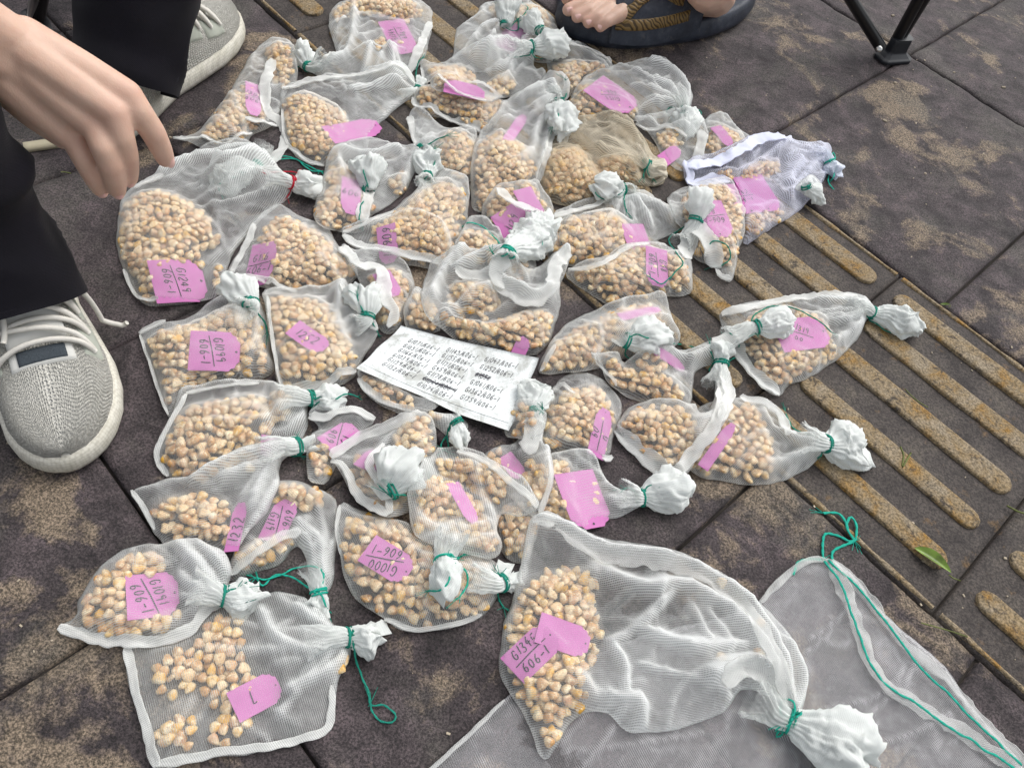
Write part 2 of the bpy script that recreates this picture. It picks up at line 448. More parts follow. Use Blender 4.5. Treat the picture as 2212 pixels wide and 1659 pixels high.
# the tactile guiding band: slabs with five raised bars each
BAR_V = [.573 + .0645 * k for k in range(5)]
band = empty('tactile_band', (0, 0, 0)); tag(band, 'tactile guiding strip of dark slabs with worn ochre bars', 'tactile paving', kind='structure')
def trel(P): return (fnoise(P, .05, 21, 4) - .5) * .0022 - .0015
def bar_profile(L, W, h):
    mb = MB(); rings = []
    for (ins, z) in ((0, -.004), (.0, h * .55), (.0014, h * .92), (.0038, h)):
        r = W / 2 - ins; pts = []
        for k in range(7): a = math.pi / 2 - k * math.pi / 6 ; pts.append((L / 2 - W / 2 + r * math.cos(a), r * math.sin(a), z))
        for k in range(7): a = -math.pi / 2 - k * math.pi / 6; pts.append((-L / 2 + W / 2 + r * math.cos(a), r * math.sin(a), z))
        rings.append(pts)
    n = len(rings[0]); mb.grid(np.array(rings).reshape(-1, 3), 4, n, False, True)
    mb.f.append(tuple(3 * n + k for k in range(n))[::-1]); return mb
bar_me = None
for k in range(-5, 4):
    u0 = -.1185 + .25 * k
    if not in_view(u0, u0 + .25, .522, .872): continue
    V, n1, n2 = slab_mesh(u0, u0 + .25, .522, .872, .0065, trel, .0010, .0004)
    mb = MB(); mb.grid(V, n1, n2); sl = mb.build('tactile_slab', M['tactile'], band)
    for v in BAR_V:
        c = uv2xy(u0 + .125, v)[0]
        if bar_me is None:
            o = bar_profile(.219, .0265, .0030).build('bar', M['bar'], None); bar_me = o.data
        else:
            o = bpy.data.objects.new('bar', bar_me); COL.objects.link(o)
        o.parent = sl; o.location = (c[0], c[1], 0); o.rotation_euler = (0, 0, PSI + random.uniform(-.006, .006)); o.scale = (random.uniform(.97, 1.02), random.uniform(.9, 1.06), random.uniform(.8, 1.1))
        for q in np.linspace(-.1, .1, 22): hm_raise_disc(c + UA * q, .013, .0034)
    for v, w in ((.5275, .008), (.8665, .008)):
        mb = MB(); us = np.linspace(u0 + .004, u0 + .246, 30)
        ww = w * (.10 + 1.1 * vnoise(np.stack([us, us * 0 + v], 1), .02, 5))
        P = np.concatenate([np.c_[uv2xy(us, v - ww / 2), us * 0 - .004], np.c_[uv2xy(us, v - ww / 3), us * 0 + .0003], np.c_[uv2xy(us, v + ww / 3), us * 0 + .0003], np.c_[uv2xy(us, v + ww / 2), us * 0 - .004]])
        mb.grid(P, 4, 30); mb.build('edge_strip', M['bar'], sl)

# ------------------------------------------------------------------ maize kernels (24 shared variants)
def make_variants():
    out = []; rs = np.random.default_rng(3)
    NS, NR = 9, 6
    for v in range(24):
        L, W, T = .0102 * rs.uniform(.9, 1.12), .0093 * rs.uniform(.85, 1.1), .0056 * rs.uniform(.85, 1.25)
        V = [(-1, 0, 0)]
        for r in range(1, NR):
            ph = math.pi * r / NR
            for s_ in range(NS):
                a = 2 * math.pi * s_ / NS; V.append((-math.cos(ph), math.sin(ph) * math.cos(a), math.sin(ph) * math.sin(a)))
        V.append((1, 0, 0)); V = np.array(V)
        sx = V[:, 0].copy(); t = (sx + 1) / 2
        wv = .34 + .66 * np.clip(t * 1.6, 0, 1) ** .75
        Y = np.sign(V[:, 1]) * np.abs(V[:, 1]) ** .62 * W / 2 * wv
        Z = np.sign(V[:, 2]) * np.abs(V[:, 2]) ** .7 * T / 2 * (.75 + .3 * t)
        X = sx * L / 2; X[-1] -= .0013 * rs.uniform(.2, 1.3)
        X += rs.normal(0, .00022, len(X)); Y += rs.normal(0, .00022, len(X)); Z += rs.normal(0, .00018, len(X))
        k = rs.random()
        base = np.array((.56, .31, .125) if k < .50 else (.68, .47, .25) if k < .70 else (.68, .37, .045) if k < .90 else (.54, .27, .13)) * rs.uniform(.82, 1.1)
        cap = np.array((.78, .68, .48)); capw = rs.choice([0.0, .45, .95], p=[.42, .3, .28])
        C = base[None] * np.ones((len(V), 1))
        C = C + (cap - C) * (capw * np.clip((sx - .35) / .4, 0, 1))[:, None]
        tipc = np.array((.70, .57, .36)); C = C + (tipc - C) * (.75 * np.clip((-.35 - sx) / .4, 0, 1))[:, None]
        if rs.random() < .45:
            side = np.clip(V[:, 2] * 1.6 - .5, 0, 1) * (np.abs(V[:, 1]) < .5) * np.clip(.6 - sx, 0, 1)
            C = C + (np.array((.76, .66, .46)) - C) * (.7 * side)[:, None]
        F = []
        for s_ in range(NS): F.append((0, 1 + (s_ + 1) % NS, 1 + s_))
        for r in range(NR - 2):
            for s_ in range(NS):
                a = 1 + r * NS + s_; b = 1 + r * NS + (s_ + 1) % NS
                F.append((a, b, b + NS)); F.append((a, b + NS, a + NS))
        e = len(V) - 1; b0 = 1 + (NR - 2) * NS
        for s_ in range(NS): F.append((e, b0 + s_, b0 + (s_ + 1) % NS))
        out.append((np.stack([X, Y, Z], 1), np.array(F), np.c_[C, np.ones(len(C))]))
    return out
KV = make_variants()
KERN = []      # (pos, yaw, pitch, roll, scale, variant, bag index, layer)
YELLOWISH = [i for i in range(24) if KV[i][2][10, 2] < .2]

# ------------------------------------------------------------------ handwriting
GLYPH = {
 'G': [[(.85, .82), (.6, 1), (.3, .9), (.1, .5), (.25, .08), (.6, 0), (.85, .22), (.88, .48), (.5, .46)]],
 '0': [[(.5, 1), (.2, .8), (.12, .4), (.35, .02), (.7, .1), (.85, .5), (.75, .9), (.5, 1)]],
 'o': [[(.5, .6), (.2, .45), (.15, .2), (.4, 0), (.75, .1), (.8, .4), (.5, .6)]],
 '1': [[(.55, 1), (.45, 0)]],
 '2': [[(.15, .8), (.45, 1), (.8, .85), (.7, .5), (.15, .05), (.9, .08)]],
 '3': [[(.15, .9), (.55, 1), (.8, .8), (.4, .55), (.8, .4), (.75, .1), (.4, 0), (.1, .12)]],
 '4': [[(.6, 1), (.1, .4), (.9, .42)], [(.68, .75), (.6, 0)]],
 '5': [[(.25, .95), (.2, .58), (.6, .62), (.8, .3), (.5, 0), (.12, .1)], [(.22, .95), (.85, 1)]],
 '6': [[(.7, 1), (.3, .65), (.14, .3), (.35, 0), (.7, .08), (.78, .38), (.45, .5), (.18, .3)]],
 '7': [[(.12, .95), (.85, .97), (.45, 0)]],
 '8': [[(.75, .9), (.4, 1), (.25, .75), (.7, .35), (.65, .05), (.3, 0), (.2, .3), (.65, .7), (.75, .9)]],
 '9': [[(.8, .85), (.45, 1), (.18, .75), (.45, .5), (.78, .75), (.7, 0)]],
 '-': [[(.1, .45), (.9, .5)]], '/': [[(.85, 1.15), (.15, -.15)]], 'L': [[(.3, 1), (.25, .05), (.8, .1)]], ' ': [],
}
def handwrite(text, hgt, rs, slant=.12, adv=.74):
    """list of polylines, baseline at y=0, starting x=0; returns (strokes, width)"""
    x = 0; out = []
    for ch in text:
        for st in GLYPH.get(ch, []):
            P = catmull(np.array(st), 4)
            w = hgt * (.55 if ch not in '1' else .4)
            Q = np.stack([P[:, 0] * w + P[:, 1] * hgt * slant, P[:, 1] * hgt], 1) * rs.uniform(.9, 1.1)
            Q += rs.normal(0, hgt * .015, Q.shape) + np.array([x, rs.normal(0, hgt * .05)])
            out.append(Q)
        x += hgt * (adv * (.55 if ch in '1/' else .95) if ch != ' ' else .45)
    return out, x
def ink_mesh(strokes, w, surf):
    mb = MB()
    for Q in strokes:
        Q = resample(Q, w * 1.3) if len(Q) > 1 else Q
        T = np.gradient(Q, axis=0); T /= np.linalg.norm(T, axis=1)[:, None] + 1e-12
        N = np.stack([-T[:, 1], T[:, 0]], 1)
        ww = w * (.6 + .4 * np.sin(np.linspace(.5, 2.7, len(Q))))[:, None] / 2
        mb.grid(np.concatenate([surf(Q + N * ww), surf(Q - N * ww)]), 2, len(Q))
    return mb

# ------------------------------------------------------------------ the bag builder
BAGS = []
def smoothed_base(lo, hi):
    w, P, sh = hm_window(lo - .03, hi + .03)
    A = HM[w[2]:w[3], w[0]:w[1]].copy(); D = A.copy()
    for _ in range(3):
        E_ = D.copy()
        E_[1:] = np.maximum(E_[1:], D[:-1]); E_[:-1] = np.maximum(E_[:-1], D[1:]); E_[:, 1:] = np.maximum(E_[:, 1:], D[:, :-1]); E_[:, :-1] = np.maximum(E_[:, :-1], D[:, 1:]); D = E_
    k = np.exp(-np.arange(-9, 10) ** 2 / (2 * 4.0 ** 2)); k /= k.sum()
    pad = np.pad(D, 9, mode='edge')
    B = np.apply_along_axis(lambda r: np.convolve(r, k, 'valid'), 1, pad); B = np.apply_along_axis(lambda r: np.convolve(r, k, 'valid'), 0, B)
    return np.maximum(B, A), (w[0], w[2])

def tube_loft(path, radii, dens, seed, pleats=9, pa=.2, crumple=.002, flat=.8, nth=64, closed_end=True):
    """gathered cloth: pleated tube along path"""
    P = np.asarray(path); n = len(P)
    T = np.gradient(P, axis=0); T /= np.linalg.norm(T, axis=1)[:, None] + 1e-12
    Up = np.array([0, 0, 1.0]); N = np.cross(Up, T); N /= np.linalg.norm(N, axis=1)[:, None] + 1e-9
    Bn = np.cross(T, N)
    th = np.arange(nth) * 2 * math.pi / nth
    s = np.linspace(0, 1, n)
    ph = 2.5 * vnoise(np.stack([s * 4, s * 0 + seed], 1), 1.0, seed)
    pl = np.abs(np.sin(pleats / 2 * (th[None] + .5 * ph[:, None]) + 1.3 * np.sin(3 * th)[None])) - .6
    pa_ = pa if np.isscalar(pa) else np.asarray(pa)[:, None]
    R = np.asarray(radii)[:, None] * (1 + pa_ * pl)
    V = P[:, None] + R[..., None] * (np.cos(th)[None, :, None] * N[:, None] + flat * np.sin(th)[None, :, None] * Bn[:, None])
    lobes = vnoise(np.stack([np.tile(np.cos(th), n) * 1.3 + 5, np.tile(np.sin(th), n) * 1.3 + seed], 1), .8, seed).reshape(n, nth) - .5
    V = V + T[:, None] * (lobes * np.clip((s - .55) / .4, 0, 1)[:, None] * 1.6 * np.max(radii))[..., None]
    V = V + (lobes * np.asarray(radii)[:, None] * .5 * np.clip((s - .45) / .3, 0, 1)[:, None])[..., None] * (np.cos(th)[None, :, None] * N[:, None] + flat * np.sin(th)[None, :, None] * Bn[:, None])
    V = V.reshape(-1, 3)
    cw = np.repeat(np.asarray(crumple if not np.isscalar(crumple) else np.full(n, crumple)), nth)
    dirn = V - np.repeat(P, nth, axis=0); dirn /= np.linalg.norm(dirn, axis=1)[:, None] + 1e-9
    V = V + dirn * (cw * (ridged(V, .012, seed, 4) - .45) * 2.4)[:, None]
    V = V + (np.stack([vnoise(V, .016, seed + k) for k in range(3)], 1) - .5) * (cw * 1.6)[:, None]
    return V, n, nth, np.repeat(np.asarray(dens), nth)

def string_tube(mb, pts, r=.00075, frayed=True, rs=None):
    P = resample(catmull(np.asarray(pts), 8), .0025)
    P = P + (np.stack([vnoise(P, .01, 5 + k) for k in range(3)], 1) - .5) * np.array([.0022, .0022, .0008])
    off = np.stack([np.cos(np.arange(len(P)) * 1.1), np.sin(np.arange(len(P)) * 1.1), 0 * P[:, 0]], 1) * r * .45
    mb.tube(P + off, r * .8, 5); mb.tube(P - off, r * .8, 5)
    if frayed:
        e = P[-1]; d = P[-1] - P[-3]; d /= np.linalg.norm(d) + 1e-9
        for _ in range(5):
            a = (rs or RNG).normal(0, .5, 3); a[2] = abs(a[2]) * .3
            q = d + a; mb.tube([e, e + q * .004, e + q * .008 + np.array([0, 0, -.001])], .0003, 4)
def drape(pxs, lift):
    return np.array([hit(x, y, lift) for x, y in pxs])
def seg_pts(P2, step=.004):
    return resample(catmull(P2, 6), step)

def ribbon(mb, pts, w, rs, t=.0010, dens=1.0, seed=0, lift=.0012):
    """flattened seam band draped on the pile along pts (N,2) world"""
    P = seg_pts(np.asarray(pts)[:, :2]); n = len(P)
    z = hm_sample(P) + lift + t
    zk = np.convolve(np.pad(z, 3, mode='edge'), np.ones(7) / 7, 'valid'); z = np.maximum(z - .001, zk) 
    s = np.linspace(0, 1, n)
    ww = w * (.75 + .5 * vnoise(np.stack([s * n * .15, s * 0], 1), 1.0, seed)) * np.clip(np.minimum(s, 1 - s) * 9 + .45, 0, 1)
    T = np.gradient(P, axis=0); T /= np.linalg.norm(T, axis=1)[:, None] + 1e-12
    N = np.stack([-T[:, 1], T[:, 0]], 1)
    tilt = (vnoise(np.stack([s * n * .09, s * 0 + 7], 1), 1.0, seed) - .5) * 1.5
    a = np.arange(16) * 2 * math.pi / 16
    cx = np.cos(a)[None] * ww[:, None] / 2; cz = np.sin(a)[None] * t * (1 + .6 * np.cos(2 * a))[None] + np.cos(a)[None] * tilt[:, None] * ww[:, None] * .22
    V = np.zeros((n, 16, 3))
    V[..., :2] = P[:, None] + N[:, None] * cx[..., None]
    V[..., 2] = z[:, None] + np.abs(cz) * .3 + cz + .0004
    V = V.reshape(-1, 3)
    Q3 = V.copy(); V[:, 2] += (ridged(Q3, .011, seed, 3) - .45) * .0036
    V[:, :2] += (np.stack([vnoise(Q3, .008, seed + 1), vnoise(Q3, .008, seed + 2)], 1) - .5) * w * .34
    V[:, 2] = np.maximum(V[:, 2], hm_sample(V[:, :2]) + .0004)
    mb.grid(V, n, 16, False, True, np.full(len(V), dens) * (.75 + .5 * vnoise(V, .009, seed)))

def bag(name, label, outline, corn=(), h=.016, puff=.014, tie=None, tags=(), hems=(), folds=(), kern=(), strings=(), mat='net', tuft='tuft', hemmat='hem',
        tw=1.0, yellow=0.0, twine='green', wr=1.0, dens0=1.0, tails=2, cat='mesh bag', creases=6, spacing=.0074, group='mesh seed bags'):
    bi = len(BAGS); rs = np.random.default_rng(100 + bi)
    O = np.array([hit(x, y)[:2] for x, y in catmull(outline, 3, True)])
    O = resample(O, .0035, True)
    O = O + (np.stack([fnoise(O, .02, bi * 3 + 1, 2), fnoise(O, .02, bi * 3 + 2, 2)], 1) - .5) * .005
    lo, hi = O.min(0), O.max(0)
    B, boff = smoothed_base(lo, hi)
    base = lambda P: hm_sample(P, B, boff)
    cz = h + .004
    cpolys = []
    for cp in corn:
        Q = np.array([hit(x, y, h * .5)[:2] for x, y in catmull(cp, 3, True)]); Q = resample(Q, .005, True); T_ = np.roll(Q, -1, 0) - np.roll(Q, 1, 0); T_ /= np.linalg.norm(T_, axis=1)[:, None] + 1e-9; N_ = np.stack([-T_[:, 1], T_[:, 0]], 1)
        N_ *= -np.sign(((Q.mean(0) - Q) * N_).sum()); cpolys.append(Q + N_ * .0035)
    def dcorn(P):
        d = np.full(len(P), -1.0)
        for Q in cpolys: d = np.maximum(d, sdist(P, Q))
        if len(cpolys): d = np.minimum(d, sdist(P, O) - .002)
        return d
    def heap(P, dc):
        t = np.clip(dc / .026, 0, 1); hh = .003 + (h - .003) * (1 - (1 - t) ** 2)
        hh = hh * (.82 + .36 * vnoise(P, .03, bi + 50))
        return np.where(dc > 0, hh, -.001)
    # crease lines: hand-placed folds plus random ones fanning out from the tie
    CR = []
    for fp, A, sg in folds:
        CR.append((np.array([hit(x, y, .008)[:2] for x, y in catmull(fp, 4)]), A, sg))
    tp = None
    if tie:
        tp = hit(*tie[0])[:2]
        cen = O.mean(0)
        for k in range(creases):
            ax = cen - tp; L = np.linalg.norm(ax); ang = math.atan2(ax[1], ax[0]) + rs.normal(0, .42)
            Ln = L * rs.uniform(.5, 1.25); bend = rs.normal(0, .25)
            s = np.linspace(0, 1, 10)
            CR.append((tp + np.stack([np.cos(ang + bend * s), np.sin(ang + bend * s)], 1) * (s * Ln)[:, None], rs.uniform(.003, .0065), rs.uniform(.0022, .004)))
    for k in range(5):
        j = rs.integers(len(O)); ax = O.mean(0) - O[j]; s = np.linspace(0, 1, 8); bend = rs.normal(0, .4); ang = math.atan2(ax[1], ax[0])
        CR.append((O[j] + np.stack([np.cos(ang + bend * s), np.sin(ang + bend * s)], 1) * (s * np.linalg.norm(ax) * rs.uniform(.5, .9))[:, None], rs.uniform(.002, .004), .0024))
    tagdef = []
    def zfun(P, want_dens=False):
        d = np.clip(sdist(P, O), 0, 1)
        b = base(P); dc = dcorn(P); hp = heap(P, dc)
        cl = np.where(dc > 0, hp + .0042 + (vnoise(P, .0075, bi + 9) - .5) * .0022, (.007) * np.exp(dc / .010))
        cov = 1 / (1 + np.exp(-dc / .006))
        pf = puff * (1 - np.exp(-d / .02)) * (.25 + .95 * fnoise(P, .055, bi + 20, 2))
        cr = np.zeros(len(P)); crd = np.zeros(len(P)); tm = np.ones(len(P))
        for (Tp, pl) in tagdef: tm = np.minimum(tm, np.clip(-sdist(P, Tp) / .006 + .15, .12, 1))
        for Q, A, sg in CR:
            dd = seg_dist(P, Q[:-1], Q[1:]); g = np.exp(-(dd / sg) ** 2)
            cr = np.maximum(cr, A * g); crd = np.maximum(crd, g * min(1, A / .008))
        W2 = P + (np.stack([vnoise(P, .03, bi + 70), vnoise(P, .03, bi + 71)], 1) - .5) * .03
        rg = ridged(W2, .034, bi + 33, 4)
        rf = ridged(W2[:, ::-1], .015, bi + 90, 2)
        cr = cr * tm; crd = crd * tm; wv = wr * tm * (.0100 * (rg - .4) + .0024 * (rf - .4)) * (1 - .72 * cov)
        e = 1 - np.exp(-d / .0032)
        top = np.maximum(cl, pf * (1 - .75 * cov)) + cr * (1 - .5 * cov) + wv
        top = np.maximum(top, cl * .9)
        z = b + .0008 + e * np.maximum(top, .0012)
        for (Tp, pl) in tagdef:
            td = sdist(P, Tp); zt = pl[0] + P @ np.array(pl[1:]) + .0011
            z = np.where(td > -.006, np.maximum(z, zt - np.clip(-td, 0, 1) * 1.2), z)
        if not want_dens: return z
        de = dens0 * (.90 + 2.9 * crd * (1 - .45 * cov) + 3.2 * np.clip(rg - .60, 0, 1) * (1 - .65 * cov) * tm + 1.0 * np.clip(rf - .6, 0, 1) * (1 - .5 * cov) * tm + .7 * np.exp(-d / .0016))
        if tp is not None: de = de + 2.4 * np.exp(-np.linalg.norm(P - tp, axis=1) / .022)
        return z, de
    # tags lie on the maize under the cloth
    tagobjs = []
    for tg in tags:
        (cx, cy), ang, w_, h_, lines, ta, tlabel = tg
        c0 = hit(cx, cy, h + .003); a = math.radians(ang)
        ux = at_z(cx + 40 * math.cos(a), cy + 40 * math.sin(a), c0[2])[:2] - c0[:2]; uy = at_z(cx + 40 * math.sin(a), cy - 40 * math.cos(a), c0[2])[:2] - c0[:2]
        sx = w_ / 40 * np.linalg.norm(ux); sy = h_ / 40 * np.linalg.norm(uy); ux = ux / np.linalg.norm(ux); uy = np.array([-ux[1], ux[0]])
        c = c0[:2]
        rect = np.array([c + ux * sx * p + uy * sy * q for p, q in ((-.5, -.5), (.5, -.5), (.5, .5), (-.5, .5))])
        G = np.array([c + ux * sx * p + uy * sy * q for p in np.linspace(-.5, .5, 7) for q in np.linspace(-.5, .5, 6)])
        dc = dcorn(G); zz = base(G) + np.maximum(heap(G, dc), .0015) + .0028
        A = np.c_[np.ones(len(G)), G]; sol = np.linalg.lstsq(A, zz, rcond=None)[0]
        sol[0] += np.quantile(zz - A @ sol, .6)
        tagdef.append((rect, sol)); tagobjs.append((c, ux, uy, sx, sy, sol, lines, ta, ang, tlabel))
    # cloth mesh: top sheet and bottom sheet sharing the outline
    step = .0027 if (hi - lo).max() < .26 else .0036
    gx, gy = np.meshgrid(np.arange(lo[0], hi[0], step), np.arange(lo[1], hi[1], step * .87))
    gx[1::2] += step / 2
    I = np.stack([gx.ravel(), gy.ravel()], 1) + rs.normal(0, step * .08, (gx.size, 2))
    I = I[sdist(I, O) > step * .6]
    allp = np.concatenate([O, I]); nO = len(O)
    res = delaunay_2d_cdt([Vector(p) for p in allp], [(i, (i + 1) % nO) for i in range(nO)], [], 1, 1e-7)
    P2 = np.array([(v.x, v.y) for v in res[0]]); T = [f for f in res[2] if len(f) == 3]
    onb = seg_dist(P2, O, np.roll(O, -1, 0)) < 1e-5
    zt, de = zfun(P2, True); zb = base(P2) + .0005
    zt[onb] = zb[onb] + .0004
    root = empty(name, (*((lo + hi) / 2), float(base(((lo + hi) / 2)[None])[0])))
    tag(root, label, cat, group)
    mb = MB(); nP = len(P2)
    idx = np.arange(nP); bidx = np.where(onb, idx, idx + nP)
    remap = np.cumsum(~onb) - 1 + nP
    bidx = np.where(onb, idx, remap)
    V = np.concatenate([np.c_[P2, zt], np.c_[P2, zb][~onb]]); dd = np.concatenate([de, np.full((~onb).sum(), dens0 * 1.0)])
    F = [tuple(f) for f in T] + [tuple(int(bidx[i]) for i in f[::-1]) for f in T]
    mb.add(V, F, dd); mb.build('net_body', M[mat], root, attr=True)
    # maize
    for Q in cpolys:
        l2, h2 = Q.min(0), Q.max(0)
        for layer, offs in ((0, 0), (1, .5)):
            sp = spacing * 1.12
            x, y = np.meshgrid(np.arange(l2[0], h2[0] + sp, sp), np.arange(l2[1], h2[1] + sp, sp * .87))
            x[1::2] += sp / 2
            G = np.stack([x.ravel() + offs * sp, y.ravel() + offs * sp * .6], 1) + rs.normal(0, sp * .12, (x.size, 2))
            G = G[inside(G, Q)]; 
            if not len(G): continue
            dc = np.minimum(sdist(G, Q), sdist(G, O) - .003); hp = heap(G, dc); b = base(G)
            for p, d_, hh, bb in zip(G, dc, hp, b):
                if d_ < .0015 or (layer and hh < .0075) or rs.random() < .04: continue
                z = bb + hh - (0 if layer == 0 else .005) - rs.uniform(0, .0015)
                for (Tp, pl) in tagdef:
                    if inside(p[None], Tp)[0]: z = min(z, pl[0] + p @ np.array(pl[1:]) - .0045)
                z = max(z, bb + .0024)
                vi = int(rs.choice(YELLOWISH)) if rs.random() < yellow else int(rs.integers(24))
                KERN.append((p[0], p[1], z, rs.uniform(0, 6.28), rs.normal(0, .45), rs.normal(0, .35), rs.uniform(.80, 1.14), vi, bi, layer))
    for (x, y) in kern:
        p = hit(x, y, .004); KERN.append((p[0], p[1], float(base(p[None, :2])[0]) + .0032, rs.uniform(0, 6.28), rs.normal(0, .2), rs.normal(0, .2), 1.0, int(rs.integers(24)), bi, 0))
    # raise the height map
    w, P, sh = hm_window(lo, hi); m = sdist(P, O) > 0
    zz = np.zeros(len(P)); zz[m] = zfun(P[m]); sub = HM[w[2]:w[3], w[0]:w[1]]
    HM[w[2]:w[3], w[0]:w[1]] = np.where(m.reshape(sh), np.maximum(sub, zz.reshape(sh) + .0004), sub)
    for (c, ux, uy, sx, sy, sol, lines, ta, ang, tlabel) in tagobjs:
        make_tag(c, ux, uy, sx, sy, sol, lines, ta - ang, tlabel, rs)
    # seams
    for k, hm_ in enumerate(hems):
        pts, wpx = hm_[0], hm_[1]
        Wd = np.array([hit(x, y, .001)[:2] for x, y in pts]); sc = np.linalg.norm(at_z(pts[0][0] + 10, pts[0][1], 0) - at_z(pts[0][0], pts[0][1], 0)) / 10
        mb = MB(); ribbon(mb, Wd, wpx * sc, rs, dens=hm_[2] if len(hm_) > 2 else 1.0, seed=bi * 7 + k); mb.build('hem', M[hemmat], root, attr=True)
    if tie: make_tie(root, tie, rs, bi, tuft, tw, twine, strings, tails, tp, O)
    elif strings:
        mb = MB()
        for s_ in strings: string_tube(mb, drape(s_, .0012), rs=rs)
        mb.build('twine', M[twine], root)
    BAGS.append((name, label)); return root

def make_tag(c, ux, uy, sx, sy, sol, lines, trot, label, rs):
    root = empty('paper_tag', (c[0], c[1], float(sol[0] + c @ sol[1:]))); tag(root, label, 'paper tag', 'pink paper tags in the bags')
    curl = rs.normal(0, .0012)
    def surf(L, lift=0.0):
        L = np.asarray(L); P = c + np.outer(L[:, 0] * sx, ux) + np.outer(L[:, 1] * sy, uy)
        return np.c_[P, sol[0] + P @ sol[1:] + lift + curl * (4 * L[:, 0] ** 2 - .5)]
    O = np.array([(-.5, -.5), (0, -.5), (.30, -.5), (.335, -.43), (.41, -.40), (.44, -.30), (.5, -.24), (.5, 0), (.5, .24), (.44, .30), (.41, .40), (.335, .43), (.30, .5), (0, .5), (-.5, .5), (-.5, 0)])
    I = np.array([(x, y) for x in np.linspace(-.42, .40, 8) for y in np.linspace(-.4, .4, 5)]); I = I[sdist(I, O) > .04]
    A = np.concatenate([O, I]); n = len(O)
    r = delaunay_2d_cdt([Vector(p) for p in A], [(i, (i + 1) % n) for i in range(n)], [], 1, 1e-7)
    L = np.array([(v.x, v.y) for v in r[0]]); T = [tuple(f) for f in r[2]]
    mb = MB(); a = surf(L); b = surf(L, -.0004); m = len(L)
    ed = {}
    for f in T:
        for q in range(len(f)):
            e = (f[q], f[(q + 1) % len(f)]); ed[e] = 1
    side = [(e[1], e[0], e[0] + m, e[1] + m) for e in ed if (e[1], e[0]) not in ed]
    mb.add(np.concatenate([a, b]), T + [tuple(i + m for i in f[::-1]) for f in T] + side)
    mb.build('card', M['pink'], root, smooth=False)
    mb = MB(); th = np.arange(10) * .628; ring = np.stack([.43 + .028 * np.cos(th) * sy / sx, .028 * np.sin(th)], 1)
    mb.add(surf(ring, .0004), [tuple(range(10))]); mb.build('punched_hole', M['ink'], root)
    if lines:
        a = math.radians(trot); # text turns by trot (picture degrees) relative to the card
        strokes = []; hg = .0076 if len(lines) > 1 else .0090
        ca, sa = math.cos(-a), math.sin(-a)
        y0 = .0035 if len(lines) > 1 else -hg / 2
        for i, tx in enumerate(lines):
            st, wd = handwrite(tx, hg, rs); 
            for Q in st: strokes.append(Q + np.array([-wd / 2, y0 - i * .0130]))
        if len(lines) > 1: strokes.append(np.array([(-.015, -.001), (0, .0005), (.016, .0012)]))
        def sf(Q):
            X = Q[:, 0] * ca - Q[:, 1] * sa - sx * .06; Y = Q[:, 0] * sa + Q[:, 1] * ca
            return surf(np.stack([np.clip(X / sx, -.48, .48), np.clip(Y / sy, -.48, .48)], 1), .0004)
        ink_mesh(strokes, .0010, sf).build('handwriting', M['ink'], root, smooth=False)

